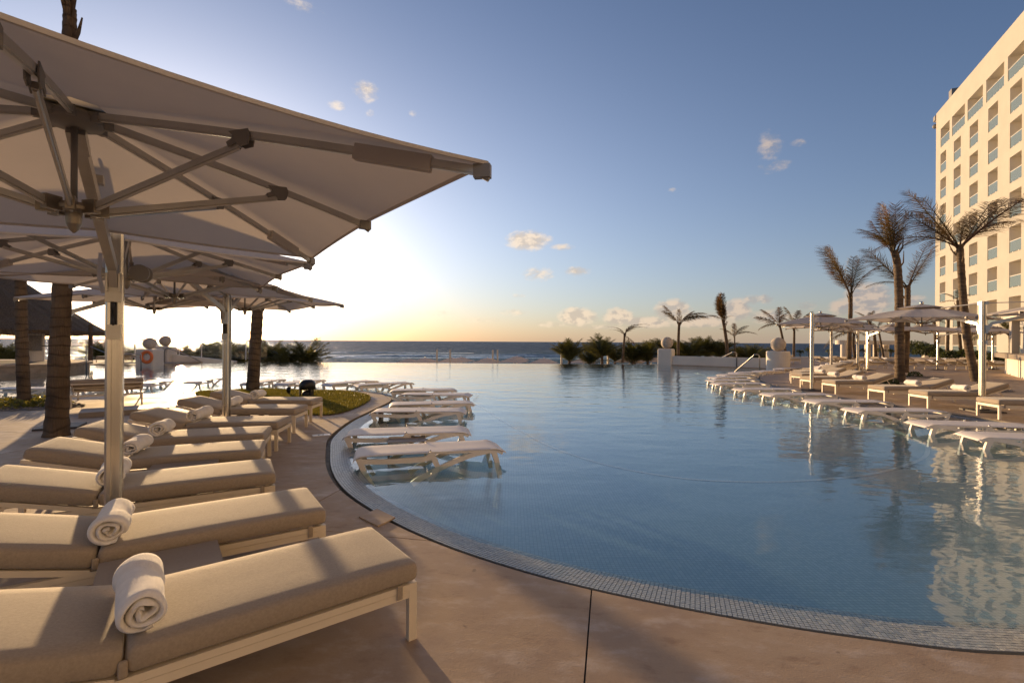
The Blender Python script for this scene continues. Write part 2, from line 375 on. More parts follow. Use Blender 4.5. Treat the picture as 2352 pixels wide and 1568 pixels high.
def tilemat(name, scale, c1, c2, grout, rough=.25):
    m = mat(name, c1, rough); p = bsdf(m); N = NT.__new__(NT); N.nt = m.node_tree
    tc = N.n('ShaderNodeTexCoord').outputs['Object']
    wob = N.noise(tc, 3.0, 2); 
    br = N.n('ShaderNodeTexBrick'); br.offset = 0.0; N.l(tc, br.inputs['Vector']); br.inputs['Scale'].default_value = scale
    br.inputs['Brick Width'].default_value = 1.0; br.inputs['Row Height'].default_value = 1.0; br.inputs['Mortar Size'].default_value = .07; br.inputs['Bias'].default_value = 0.0
    br.inputs['Color1'].default_value = (*c1, 1); br.inputs['Color2'].default_value = (*c2, 1); br.inputs['Mortar'].default_value = (*grout, 1)
    N.l(br.outputs[0], p.inputs['Base Color']); return m
M_pooltile = tilemat('blue pool mosaic', 28.0, (.26, .37, .40), (.34, .44, .475), (.19, .27, .295))
M_deeptile = tilemat('deep blue pool mosaic', 28.0, (.235, .345, .385), (.30, .40, .44), (.175, .26, .29))
M_linetile = mat('pale step line mosaic', (.50, .52, .50), .3, var=.15, vscale=30)
M_mosaic = mat('grey blue rim mosaic', (.27, .30, .325), .36, spec=.5)
def mosaicvar():
    p = bsdf(M_mosaic); N = NT.__new__(NT); N.nt = M_mosaic.node_tree
    g = N.n('ShaderNodeNewGeometry').outputs['Random Per Island']; tc = N.n('ShaderNodeTexCoord').outputs['Object']
    c = N.ramp(g, [(0, (.19, .24, .285)), (.5, (.25, .30, .345)), (1, (.33, .37, .40))])
    c = N.mix(N.maprange(N.noise(tc, 1.3, 3), .4, .7, 0, .5), c, (.33, .30, .25, 1))
    N.l(c, p.inputs['Base Color'])
mosaicvar()
M_grout = mat('grey grout', (.18, .20, .215), .8)

def watermat(name, tint, waves, rough=.012, body=None, ior=1.333, refl=(1, 1, 1)):
    """clear water: fresnel reflection over tinted transparency, ripples as relief"""
    m = bpy.data.materials.new(name); m.use_nodes = True; t = NT(m.node_tree)
    geo = t.n('ShaderNodeNewGeometry').outputs['Position']
    h = None
    sy = t.n('ShaderNodeSeparateXYZ'); t.l(geo, sy.inputs[0])
    gust = t.m('MULTIPLY', t.maprange(t.noise(geo, .12, 3), .35, .65, .6, 1.0), t.maprange(sy.outputs[1], 4, 20, .42, 1.35))
    for (sc, st, amp, rz) in waves:
        n = t.noise(t.mapping(geo, st, (0, 0, rz)), sc, 3, .5); v = t.m('MULTIPLY', n, amp); h = v if h is None else t.m('ADD', h, v)
    b = t.n('ShaderNodeBump'); b.inputs['Distance'].default_value = 1.0; t.l(t.m('MULTIPLY', h, gust), b.inputs['Height'])
    g = t.n('ShaderNodeBsdfGlossy'); g.inputs['Roughness'].default_value = rough; g.inputs[0].default_value = (*refl, 1); t.l(b.outputs[0], g.inputs['Normal'])
    if body:
        tr = t.n('ShaderNodeBsdfDiffuse'); foam = body(t, geo); t.l(foam, tr.inputs[0])
    else:
        tr = t.n('ShaderNodeBsdfTransparent'); tr.inputs[0].default_value = (*tint, 1)
    fr = t.n('ShaderNodeFresnel'); t.l(b.outputs[0], fr.inputs['Normal'])
    bk = t.n('ShaderNodeNewGeometry').outputs['Backfacing']          # light leaving the water is not refracted here: same fresnel both ways
    t.l(t.m('ADD', ior, t.m('MULTIPLY', bk, 1/ior-ior)), fr.inputs[0])
    mx = t.n('ShaderNodeMixShader'); t.l(fr.outputs[0], mx.inputs[0]); t.l(tr.outputs[0], mx.inputs[1]); t.l(g.outputs[0], mx.inputs[2])
    o = t.n('ShaderNodeOutputMaterial'); t.l(mx.outputs[0], o.inputs[0]); return m
M_water = watermat('pool water', (.78, .91, .95), [(.95, (1, 1.7, 1), .030, .25), (3.6, (1, 1.9, 1), .0050, -.3), (11, (1, 1.4, 1), .0006, .5)])
def seabody(t, geo):
    sp = t.n('ShaderNodeSeparateXYZ'); t.l(geo, sp.inputs[0])
    shore = t.maprange(sp.outputs[1], 150, 420, 0, 1)
    c = t.mix(shore, (.030, .085, .10, 1), (.010, .030, .060, 1))
    line = t.noise(t.mapping(geo, (.012, .10, 1)), 1.0, 4, .6)
    foam = t.m('MULTIPLY', t.maprange(line, .60, .66, 0, 1), t.maprange(sp.outputs[1], 170, 300, 1, 0))
    c = t.mix(t.m('MULTIPLY', foam, .85), c, (.55, .55, .53, 1))
    cap = t.m('MULTIPLY', t.maprange(t.noise(t.mapping(geo, (.06, .30, 1)), 1.0, 4, .65), .70, .74, 0, 1), .5)
    return t.mix(cap, c, (.30, .33, .36, 1))
M_sea = watermat('sea water', None, [(.05, (1, 2.4, 1), 6.0, .1), (.22, (1, 1.8, 1), 2.0, -.2), (.9, (1, 1.5, 1), .45, .3)], rough=.18, body=seabody, refl=(.52, .54, .60))
# ================================================================ SETTING
def V2(l): return [Vector((p[0], p[1], 0)) for p in l]
# pool outline on the deck, surveyed from the photograph, from the far left round the near side to the far right
left_far = V2([(-22.4, 34.6), (-22.8, 30.2), (-34, 31.0), (-46, 31.0), (-46, 10.6)])
near_left = spline(V2([(-46, 10.6), (-30, 10.9), (-20, 11.4), (-13.2, 12.5), (-10.7, 14.2), (-8.2, 15.8), (-6.24, 15.75), (-4.96, 15.5), (-4.18, 14.9), (-3.54, 13.8), (-3.23, 12.9),
    (-3.22, 11.0), (-3.22, 9.6), (-3.02, 8.05), (-2.66, 6.95), (-2.28, 6.0), (-1.83, 5.19), (-1.25, 4.47), (-.64, 3.88), (-.05, 3.45), (.524, 3.13), (1.25, 2.83), (1.95, 2.62), (2.65, 2.5),
    (4.2, 2.52), (6.0, 3.15), (8.0, 4.7), (9.5, 7.0), (10.25, 9.7), (10.1, 11.5), (9.85, 13.2), (9.75, 15.3), (10.0, 18), (10.57, 20.3), (11.8, 23.0), (13.4, 25.2), (15.2, 27.8), (16.6, 30.4)]), 8)
right_far = V2([(16.6, 30.4), (10.7, 35.8)])
POOL = left_far[:-1]+near_left+right_far[1:]
WATER_Z = -.045

def sheet(poly, z, holes=()):
    loops = [[Vector((p.x, p.y, 0)) for p in poly]]+[[Vector((p.x, p.y, 0)) for p in h] for h in holes]
    tris = tessellate_polygon(loops); vs = [(p.x, p.y, z) for l in loops for p in l]
    mb = MB(); out = []
    for a, b, c in tris:
        n = (Vector(vs[b])-Vector(vs[a])).cross(Vector(vs[c])-Vector(vs[a]))
        out.append((a, b, c) if n.z > 0 else (a, c, b))
    return mb.add(vs, out)

# ---- deck: one sheet cut into cast slabs by real joints
outer = V2([(10.7, 35.8), (11.2, 36.4), (17.4, 31.4), (20, 36), (24, 45), (33, 57.5), (120, 62), (120, -18), (-80, -18), (-80, 37), (-22.4, 37)])
deck_poly = POOL+outer[1:]
JA = radians(90-101.5)      # direction of the joints
ju, jv = Vector((cos(JA), sin(JA), 0)), Vector((-sin(JA), cos(JA), 0))
JU0, JV0, JS = Vector((.524, 3.13, 0)).dot(ju), Vector((-.64, 3.88, 0)).dot(jv), 2.72
b = bmesh.new(); me0 = sheet(deck_poly, 0).mesh('tmp', None); b.from_mesh(me0); bpy.data.meshes.remove(me0)
for i in range(-5, 6): bmesh.ops.bisect_plane(b, geom=b.verts[:]+b.edges[:]+b.faces[:], dist=1e-5, plane_co=ju*(JU0+i*JS), plane_no=ju)
for i in range(-4, 6): bmesh.ops.bisect_plane(b, geom=b.verts[:]+b.edges[:]+b.faces[:], dist=1e-5, plane_co=jv*(JV0+i*JS), plane_no=jv)
cells = {}
for f in b.faces:
    c = f.calc_center_median(); iu, iv = floor((c.dot(ju)-JU0)/JS), floor((c.dot(jv)-JV0)/JS)
    cells.setdefault((iu, iv) if -5 <= iu < 5 and -4 <= iv < 5 else 'rest', []).append([v.co.copy() for v in f.verts])
b.free()
deck = None
def slab(faces, gap, thick):
    bm = bmesh.new()
    for f in faces: bm.faces.new([bm.verts.new(p) for p in f])
    bmesh.ops.remove_doubles(bm, verts=bm.verts, dist=1e-4)
    if gap:
        r = bmesh.ops.inset_region(bm, faces=bm.faces[:], thickness=gap, use_boundary=True, use_even_offset=True)
        bmesh.ops.delete(bm, geom=r['faces'], context='FACES')
    ed = [e for e in bm.edges if e.is_boundary]
    r = bmesh.ops.extrude_edge_only(bm, edges=ed)
    for v in [g for g in r['geom'] if isinstance(g, bmesh.types.BMVert)]: v.co.z -= thick
    bmesh.ops.recalc_face_normals(bm, faces=bm.faces)
    me = bpy.data.meshes.new('paving_slab'); bm.to_mesh(me); bm.free(); me.materials.append(M_deck); return me
deck = put('pool_deck', slab(cells.pop('rest'), 0, .35)); tag(deck, kind='structure')
for k, fs in cells.items(): put('paving_slab', slab(fs, .0045, .35), deck)
tag(obj('joint_bed', MB().add([(-26, -12, -.03), (26, -12, -.03), (26, 2.2, -.03), (-26, 2.2, -.03)], [(0, 1, 2, 3)]), M_hole, deck), kind='structure')
# dark bed under the joints on the land side of the near pool edge
land = [p for p in near_left if p.y < 15.9 and -14 < p.x < 10.2]
bed = sheet(offset(land, -.02)+V2([(14, 9.7), (16, -6), (-16, -6), (-16, 12)]), -.031)
tag(obj('joint_bed', bed, M_hole, deck), kind='structure')

# ---- pool: slot gutter, mosaic beach rim, ledge floor, deep bowl, water
edge = even(near_left, .12)
def strip(path, d0, d1, z0, z1):
    A, B = offset(path, d0), offset(path, d1); n = len(A)
    return MB().add([(p.x, p.y, z0) for p in A]+[(p.x, p.y, z1) for p in B], [(i, i+1, n+i+1, n+i) for i in range(n-1)])
pool = put('pool_basin', strip(edge, -.004, -.004, 0, -.2).mesh('pool_basin', M_hole)); tag(pool, kind='structure')
obj('overflow_gutter', strip(edge, -.01, .062, -.055, -.055), M_hole, pool)
RIM0, RIM1 = .055, .40
obj('rim_bed', strip(edge, RIM0, RIM1, -.0215, -.0585), M_grout, pool); obj('rim_lip', strip(edge, RIM0, RIM0, -.15, -.021), M_grout, pool)
# mosaic tiles laid one by one along the near rim
TS = .030
rim = even(near_left, TS); nr = [i for i, p in enumerate(rim) if p.y < 13 and -3.4 < p.x < 4.6]
rows = 11; rng = random.Random(3); tiles = []
Rw = [offset(rim, RIM0+.002+TS*j) for j in range(rows+1)]
for j in range(rows):
    z0, z1 = (-.018-.036*(TS*j)/.345, -.018-.036*(TS*(j+1))/.345)
    for i in nr[:-1]:
        sh = .5*(j % 2)*0
        g = .0022; q = [Rw[j][i], Rw[j][i+1], Rw[j+1][i+1], Rw[j+1][i]]; c = sum(q, Vector())/4
        t_ = [Vector((p.x, p.y, z0 if k < 2 else z1)) for k, p in enumerate(q)]; cc = sum(t_, Vector())/4
        dz = Vector((0, 0, rng.uniform(-.0006, .0006))); tl = [rng.uniform(-.0006, .0006) for _ in range(4)]
        top = [cc+(p-cc)*(1-2*g/TS)+dz+Vector((0, 0, tl[k])) for k, p in enumerate(t_)]; bot = [p-Vector((0, 0, .006)) for p in top]
        tiles.append((cc, top+bot))
TF = [(0, 1, 2, 3), (0, 4, 5, 1), (1, 5, 6, 2), (2, 6, 7, 3), (3, 7, 4, 0)]
vis = sorted([t for t in tiles if abs(t[0].x) < 1.02*t[0].y], key=lambda t: t[0].length)
for cc, vs in vis[:300]: obj('mosaic_tile', MB().add([v-cc for v in vs], TF), M_mosaic, pool, loc=cc)
mb = MB(); near = set(id(t) for t in vis[:300])
for t in tiles:
    if id(t) not in near: mb.add(t[1], TF)
tag(obj('mosaic_rim', mb, M_mosaic, pool), kind='stuff')
# outside the near stretch the rim is too far away to tell its tiles apart
M_rimfar = tilemat('far rim mosaic', 33.0, (.27, .305, .335), (.22, .26, .29), (.10, .11, .11), .22)
obj('far_rim', strip(edge, RIM0+.003, RIM1, -.0245, -.0615), M_rimfar, pool)
inner = offset(edge, RIM1-.004)
deep = spline([at(x, y, -.30) for x, y in [(1215, 1000), (1240, 1015), (1300, 1040), (1400, 1070), (1550, 1097), (1700, 1107), (1850, 1105), (2000, 1090), (2100, 1063), (2132, 1040), (2118, 1012), (2050, 985)]]
    +V2([(8.95, 12.9), (8.75, 15.5), (8.85, 18), (9.4, 20.5), (10.4, 23.5), (11, 27), (9.0, 33), (-18, 33), (-18, 20), (-3, 19.5), (-1.2, 15), (-.2, 11.5)]), 8, True)
floor_poly = left_far[:-1]+inner[1:-1]+right_far[1:]
obj('ledge_floor', sheet(floor_poly, -.30, [deep]), M_pooltile, pool)
obj('ledge_riser', strip(inner, 0, .0, -.062, -.30), M_pooltile, pool)
dd = deep+[deep[0]]
obj('bowl_wall', strip(dd, 0, 0, -.30, -.36), M_deeptile, pool); obj('bowl_floor', sheet(deep, -.36), M_deeptile, pool)
obj('step_line', strip(dd, -.02, .045, -.296, -.296), M_linetile, pool)
# infinity edge
mb = MB().add([(-22.4, 35.9, -.05), (10.7, 35.8, -.05), (10.7, 36.05, -.058), (-22.4, 36.15, -.058), (10.7, 36.05, -3.4), (-22.4, 36.15, -3.4)], [(0, 1, 2, 3), (3, 2, 4, 5)])
obj('infinity_edge', mb, mat('dark wet edge stone', (.06, .08, .10), .2), pool)
water_poly = left_far[:-1]+offset(edge, .22)[1:-1]+V2([(16.6, 30.4), (10.7, 35.95), (-22.4, 36.05)])
wt = obj('pool_water', sheet(water_poly, WATER_Z), M_water); tag(wt, kind='structure')

# ---- beach, sea
bb = MB(); n = 24
for i in range(n+1):
    x = -260+i*26
    for j, (y, z) in enumerate([(36.3, -3.2), (60, -3.3), (100, -3.6), (150, -5.2)]): bb.v.append((x, y+(10*sin(x*.03) if j == 3 else 0), z))
for i in range(n):
    for j in range(3): bb.f.append((i*4+j, i*4+4+j, i*4+5+j, i*4+1+j))
tag(obj('beach', bb, M_sand), kind='structure')
sea = MB().add([(-9000, 118, -4.6), (9000, 118, -4.6), (14000, 14000, -4.6), (-14000, 14000, -4.6)], [(0, 1, 2, 3)])
tag(obj('sea', sea, M_sea), kind='structure')
# surf: low breaking swell lines with real height
M_swell = watermat('breaking swell', None, [(.22, (1, 1.8, 1), .5, -.2), (.9, (1, 1.5, 1), .16, .3)], rough=.08, body=seabody)
for k, (y, x0, x1, h) in enumerate([(196, -150, 60, .55), (218, -60, 150, .5), (176, -200, 120, .3), (246, -190, -20, .5)]):
    mb = MB(); m = 60
    for i in range(m+1):
        x = x0+(x1-x0)*i/m; e = sin(pi*i/m)**.6*h*(.7+.3*sin(x*.11+k)); yy = y+4*sin(x*.04+k)
        for q, (dy, dz) in enumerate([(-2.4, -.02), (-1.1, .55), (-.5, 1.0), (.4, .95), (3.2, .35), (7, -.02)]): mb.v.append((x, yy+dy, -4.6+dz*e))
    for i in range(m):
        for q in range(5): mb.f.append((i*6+q, i*6+6+q, i*6+7+q, i*6+q+1))
    tag(obj('sea_swell', mb, M_swell, smooth=True), kind='structure')

# ---- lawn
LAWN = spline([at(*p) for p in [(452, 902), (520, 897), (600, 894.5), (700, 897.5), (790, 899.5), (838, 907), (851, 917), (836, 930), (790, 948), (735, 955), (640, 948), (540, 932), (470, 916)]], 6, True)
lm = sheet(LAWN, .012); tag(obj('lawn_soil', lm, mat('lawn soil', (.085, .075, .03), .95, var=.4, vscale=6)), kind='structure')
def inside(p, poly):
    c = False; n = len(poly)
    for i in range(n):
        a, b_ = poly[i], poly[i-1]
        if (a.y > p.y) != (b_.y > p.y) and p.x < (b_.x-a.x)*(p.y-a.y)/(b_.y-a.y)+a.x: c = not c
    return c
def blades(poly, num, h, mat_, name, seed, kind='stuff', zb=.01, wd=.006):
    r = random.Random(seed); mb = MB(); xs = [p.x for p in poly]; ys = [p.y for p in poly]; k = 0
    while k < num:
        p = Vector((r.uniform(min(xs), max(xs)), r.uniform(min(ys), max(ys)), 0))
        if not inside(p, poly): continue
        a = r.uniform(0, 2*pi); d = Vector((cos(a), sin(a), 0)); hh = h*r.uniform(.5, 1.2); w = wd*r.uniform(.7, 1.3); ln = Vector((r.gauss(0, .4), r.gauss(0, .4), 0))*hh
        mb.add([p-d*w+Vector((0, 0, zb)), p+d*w+Vector((0, 0, zb)), p+ln+Vector((0, 0, zb+hh))], [(0, 1, 2)]); k += 1
    return tag(obj(name, mb, mat_), kind=kind)
blades(LAWN, 42000, .055, M_grass, 'lawn_grass', 5, wd=.009)

# ---- gravel beds at the palm feet
def bed_ring(c, rx, ry, seed, name='gravel_bed'):
    r = random.Random(seed); mb = MB()
    for k in range(260):
        a, d = r.uniform(0, 2*pi), sqrt(r.random()); p = Vector((c[0]+rx*d*cos(a), c[1]+ry*d*sin(a), .01)); s = r.uniform(.025, .07)
        mb.add([p+Vector((s*r.uniform(.6, 1.2)*x, s*r.uniform(.6, 1.2)*y, s*.6*z)) for x, y, z in ((1, 0, 0), (0, 1, 0), (-1, 0, 0), (0, -1, 0), (0, 0, 1))], [(0, 1, 4), (1, 2, 4), (2, 3, 4), (3, 0, 4)])
    mb.add([(c[0]+rx*cos(2*pi*k/20), c[1]+ry*sin(2*pi*k/20), .008) for k in range(20)], [tuple(range(20))])
    return tag(obj(name, mb, M_gravel), kind='stuff')
# ================================================================ FURNITURE
def make_lounger(w=.66, back=14, name='sun_lounger'):
    hw = w/2; R = thing(name, 'lounger', 'sun lounger')
    L1, L0 = 1.24, -.74; A = radians(back)
    MBk = Matrix.Translation((-.012, 0, .315)) @ Matrix.Rotation(A, 4, 'Y')       # back swings up about the hinge, towards -x
    obj('seat_cushion', MB().rbox(.617, hw, .052, .034, (.622, 0, .366), 14, 8, 1, .010), M_cushion, R, smooth=True, weld=True)
    obj('back_cushion', MB().rbox(.365, hw, .052, .034, (-.37, 0, .051), 9, 8, 1, .010, MBk), M_cushion, R, smooth=True, weld=True)
    f = MB()
    for s in (-1, 1):
        y0, y1 = sorted((s*(hw-.012), s*(hw-.048)))
        f.box(L0, L1-.052, y0, y1, .272, .304); f.box(L0+.002, L1-.052, y0+.002, y1-.002, .232, .2695)
    f.box(L1-.046, L1-.012, -hw+.053, hw-.053, .250, .304); f.box(L0, L0+.035, -hw+.05, hw-.05, .245, .29)
    for x in (.25, .62, .98): f.box(x-.02, x+.02, -hw+.05, hw-.05, .285, .302)
    obj('frame', f, M_frame, R)
    bf = MB()
    for s in (-1, 1):
        y0, y1 = sorted((s*(hw-.014), s*(hw-.046))); bf.box(-.735, -.012, y0, y1, -.04, -.006, MBk)
    for x in (-.72, -.42, -.15): bf.box(x-.016, x+.016, -hw+.048, hw-.048, -.034, -.010, MBk)
    obj('back_frame', bf, M_frame, R)
    a = MBk @ Vector((-.5, 0, -.04))
    for s in (-1, 1): obj('back_prop', MB().tube([(a.x, s*(hw-.062), a.z), (-.62, s*(hw-.062), .275)], 0, sq=(.014, .022)), M_frame, R)
    for x in (L1-.03, L0+.02):
        for s in (-1, 1): obj('leg', MB().box(-.0225, .0225, -.019, .019, 0, .306), M_frame, R, (x, s*(hw-.031), 0))
    for s in (-1, 1):
        obj('strap', MB().box(L1-.125, L1-.095, s*(hw-.005)-.003, s*(hw-.005)+.003, .245, .318), M_cushion, R)
        obj('cover_flap', MB().rbox(.016, .011, .032, .009, (0, 0, 0), 1, 1, 1), M_cushion, R, (-.002, s*(hw-.006), .345), smooth=True, weld=True)
    return R
LG = make_lounger()

def make_towel():
    R = thing('rolled_towel', 'towel', 'towel'); mb = MB(); L = .43; turns = 2.55; n = 84; m = 18; pitch = .0272; th = .0256
    r = random.Random(4)
    def P(i, u, out):
        a = 2*pi*turns*i/n; rr = .001+pitch*a/(2*pi)+(th if out else 0)
        e = min(u, 1-u)*L
        if e < .028 and out: rr -= .015*(1-e/.028)**2
        if e < .028 and not out: rr += .010*(1-e/.028)**2
        if out and i > n-30:  # the loose outer layer with its folded hem
            k = min(1, max(0, (u-.70-.10*sin(a))/.03)); rr += .011*k
        rr += .005*sin(2.3*a+u*7)*sin(u*5+a)+.003*sin(11*u+3*a)
        if out and i > n-5: rr -= th*.92*((i-n+5)/5)**1.5
        x = rr*cos(a+1.63)*1.06; z = rr*sin(a+1.63)*.94
        return (x, (u-.5)*L+(.010*sin(a*1.7) if e < .04 else 0), z)
    us = [0, .008, .02, .045]+[.045+.91*i/(m-1) for i in range(1, m-1)]+[.955, .98, .992, 1]
    for out in (0, 1):
        b0 = len(mb.v)
        for i in range(n+1):
            for u in us: mb.v.append(P(i, u, out))
        k = len(us)
        for i in range(n):
            for j in range(k-1):
                q = (b0+i*k+j, b0+(i+1)*k+j, b0+(i+1)*k+j+1, b0+i*k+j+1); mb.f.append(q if out else q[::-1])
    k = len(us); N = (n+1)*k
    for i in range(n):
        for j in (0, k-1):
            q = (i*k+j, (i+1)*k+j, N+(i+1)*k+j, N+i*k+j); mb.f.append(q if j == 0 else q[::-1])
    for j in range(k-1): mb.f.append((n*k+j, n*k+j+1, N+n*k+j+1, N+n*k+j))
    zmin = min(v[2] for v in mb.v); mb.v = [(x, y, z-zmin) for x, y, z in mb.v]
    o = obj('rolled_towel', mb, M_towel, None, smooth=True, weld=True)
    bpy.data.objects.remove(R); o.name = 'rolled_towel'
    return tag(o, 'towel', 'towel')
TW = make_towel(); used = {'lg': False, 'tw': False, 'ww': False}
ORD = ['first', 'second', 'third', 'fourth', 'fifth', 'sixth', 'seventh', 'eighth', 'ninth', 'tenth', 'eleventh', 'twelfth', 'thirteenth', 'fourteenth', 'fifteenth', 'sixteenth', 'seventeenth', 'eighteenth']

def place(proto, key, loc, rz, label, group):
    if not used[key]:
        used[key] = True; proto.location = loc; proto.rotation_euler = (0, 0, rz); proto['label'] = label; proto['group'] = group; return proto
    return dup(proto, loc, rz, label, group)

G_L = 'cushioned sun loungers on the left deck'
LEFT = [((-.49, 2.60), 38), ((-1.285, 3.39), 34), ((-2.09, 4.31), 30), ((-2.68, 5.19), 23), ((-3.11, 6.09), 18.5), ((-3.36, 6.96), 8), ((-3.71, 8.3), 4), ((-3.92, 9.5), 3)]
LLAB = ['nearest taupe lounger with one towel, bottom of the photo', 'taupe lounger behind the nearest one, towel at its hinge, side table before it',
        'taupe lounger directly behind the front umbrella mast, towel half hidden', 'fourth taupe lounger from the camera, its raised head end left of the front mast',
        'fifth taupe lounger from the camera, just right of the thick palm trunk', 'sixth taupe lounger from the camera, in front of the second mast foot',
        'seventh taupe lounger from the camera, its towel crossed by the second mast', 'farthest taupe lounger of the left row, beside the lawn']
TLAB = ['largest rolled white towel, on the nearest taupe lounger', 'rolled towel standing before the foot of the front mast', 'rolled towel half hidden behind the front umbrella mast', 'rolled towel just right of the front mast, fourth lounger',
        'rolled towel on the fifth lounger of the left row', 'rolled towel on the sixth lounger of the left row', 'rolled towel behind the second umbrella mast', 'rolled towel on the farthest left lounger, by the lawn palm']
G_T = 'rolled white towels on the loungers'
def towel(root, rz, x, label, jit=0.0, y=0.0):
    p = Vector(root) + rot2(rz, x, y); p.z = .422
    o = place(TW, 'tw', p, rz+jit, label, G_T); n = len(TWS); TWS.append(o); r = random.Random(n*7+1)
    o.scale = (r.uniform(.95, 1.07), r.uniform(.92, 1.08)*(-1 if n % 3 == 1 else 1), r.uniform(.93, 1.04)); return o
TWS = []
LROOT = []
for i, ((px, py), a) in enumerate(LEFT):
    a = radians(a); loc = Vector((px, py, 0))-rot2(a, 1.24, -.33); LROOT.append((loc, a))
    place(LG, 'lg', loc, a, LLAB[i], G_L)
    towel(loc, a, .06, TLAB[i], [.02, -.02, .05, -.06, .03, .0, .08, .05][i], [-.04, -.06, 0, 0, 0, .0, 0, .02][i])

# side tables: bent sheet with two upright sides
def make_table():
    R = thing('side_table', 't', 'side table')
    obj('table_top', MB().box(-.28, .28, -.22, .22, .352, .364), M_table, R)
    for s in (-1, 1): obj('side_panel', MB().box(s*.274-.006, s*.274+.006, -.22, .22, 0, .351), M_table, R)
    return R
TB = make_table(); used['tb'] = False
def mid(i, j, x): 
    a = LROOT[i][0]+rot2(LROOT[i][1], x, .33); b_ = LROOT[j][0]+rot2(LROOT[j][1], x, -.33); return (a+b_)/2, (LROOT[i][1]+LROOT[j][1])/2
for i, j, x, lb in [(0, 1, .22, 'large taupe side table between the two nearest loungers'), (2, 3, .52, 'taupe side table between the third and fourth left loungers'), (4, 5, .35, 'taupe side table between the fifth and sixth left loungers'), (6, 7, .3, 'taupe side table between the two farthest left loungers')]:
    p, a = mid(i, j, x); o = place(TB, 'tb', p, a, lb, 'side tables between the loungers')

# ---- white resin loungers standing in the shallow water
def make_water_lounger():
    R = thing('pool_lounger', 'w', 'pool lounger'); Lw = 1.95; hw = .31
    prof = [(-.015, .33), (.0, .362), (.03, .39), (.08, .407), (.2, .413), (.6, .415), (1.2, .415), (1.55, .417), (1.76, .415), (1.86, .403), (1.93, .382), (1.975, .360)]
    ys = [-hw, -hw*.94, -hw*.8, -hw*.4, 0, hw*.4, hw*.8, hw*.94, hw]; mb = MB(); k = len(ys)
    for dz in (0, -.008):
        for x, z in prof:
            for y in ys:
                e = abs(y)/hw; mb.v.append((x, y, z+dz-.010*max(0, (e-.78)/.22)**2-.006*(1-e*e)))
    n = len(prof); N = n*k
    for i in range(n-1):
        for j in range(k-1):
            q = (i*k+j, (i+1)*k+j, (i+1)*k+j+1, i*k+j+1); mb.f += [q, tuple(N+t for t in reversed(q))]
    rim = [i*k for i in range(n)]+[(n-1)*k+j for j in range(1, k)]+[i*k+k-1 for i in range(n-2, -1, -1)]+[j for j in range(k-2, 0, -1)]
    mb.f += [(rim[i], N+rim[i], N+rim[(i+1) % len(rim)], rim[(i+1) % len(rim)]) for i in range(len(rim))]
    obj('sling', mb, M_sling, R, smooth=True)
    def beam(m, pts, ws, t=.042):
        pts = spline([(x, z) for x, z in pts], 5); n = len(pts); V = []; Wd = [ws[0]+(ws[1]-ws[0])*i/(n-1) for i in range(n)]
        for i, p in enumerate(pts):
            d = (pts[min(i+1, n-1)]-pts[max(i-1, 0)]).normalized(); nx = Vector((-d.y, d.x, 0))*Wd[i]/2
            for q, y in ((p+nx, -t/2), (p+nx, t/2), (p-nx, t/2), (p-nx, -t/2)): V.append((q.x, y, q.y))
        F = [(i*4+c, i*4+(c+1) % 4, i*4+4+(c+1) % 4, i*4+4+c) for i in range(n-1) for c in range(4)]+[(3, 2, 1, 0), (n*4-4, n*4-3, n*4-2, n*4-1)]
        m.add(V, F)
    for s in (-1, 1):
        f = MB()
        beam(f, [(.055, .372), (.085, .30), (.13, .19), (.19, .08), (.24, 0)], (.075, .05))                     # curved leg under the head
        beam(f, [(.08, .335), (.35, .318), (.70, .315), (.90, .325), (1.0, .37)], (.060, .07), .038)              # lower rail
        beam(f, [(.93, .395), (.985, .34), (1.03, .25), (1.06, .20)], (.085, .06), .040)                            # strut below the pivot
        beam(f, [(1.93, .345), (1.84, .383), (1.72, .375), (1.5, .338), (1.27, .265), (1.05, .175), (.82, .07), (.72, 0)], (.05, .075), .044)   # long diagonal
        beam(f, [(.95, .398), (1.3, .392), (1.6, .388), (1.80, .388)], (.035, .035), .036)                          # top rail
        o = obj('side_frame', f, M_resin, R, (0, s*(hw-.022), 0))
        l = MB(); beam(l, [(1.79, .385), (1.835, .28), (1.875, .12), (1.895, 0)], (.075, .055), .05); obj('foot_leg', l, M_resin, R, (0, s*(hw-.028), 0))
        obj('pivot_knob', MB().ball((0, 0, 0), .016, 10), M_steel, R, (.95, s*(hw-.015), .424), smooth=True)
    c = MB()
    for x, z in ((.07, .352), (.96, .36), (1.80, .365)): c.box(x-.016, x+.016, -hw+.045, hw-.045, z-.016, z+.016)
    obj('cross_bar', c, M_resin, R)
    return R
WL = make_water_lounger()
G_W = 'white sling loungers standing in the pool'
WZ = -.262
def wl(px, py, a, label, corner=(0, -.31)):
    a = radians(a); p = at(px, py, .155); loc = Vector((p.x, p.y, 0))-rot2(a, *corner); loc.z = WZ
    return place(WL, 'ww', loc, a, label, G_W)
wl(813, 1047, 15.5, 'nearest white sling lounger in the left shallow water')
wl(787, 999, 10, 'white sling lounger directly behind the nearest one in the left water')
wl(848, 945, 3, 'third white sling lounger at the left pool rim, counting from the camera')
wl(894, 929.5, 12, 'fourth white sling lounger at the left pool rim, partly covered by the third')
wl(913, 905.5, -3, 'fifth white sling lounger at the left pool rim, off the lawn point')
wl(895, 897, 10, 'sixth white sling lounger at the left pool rim, off the lawn point')
wl(824, 884.3, 35, 'white sling lounger off the lawn, right one of the pair behind the lawn tip')
wl(762, 882, 54, 'white sling lounger off the lawn, left one of the pair behind the lawn tip')
wl(662.5, 881, 74, 'white sling lounger behind the black lawn speaker')
wl(591, 879.8, 88, 'white sling lounger just right of the lawn palm trunk')
wl(456, 876.5, 96, 'white sling lounger between the sun glitter and the second mast')
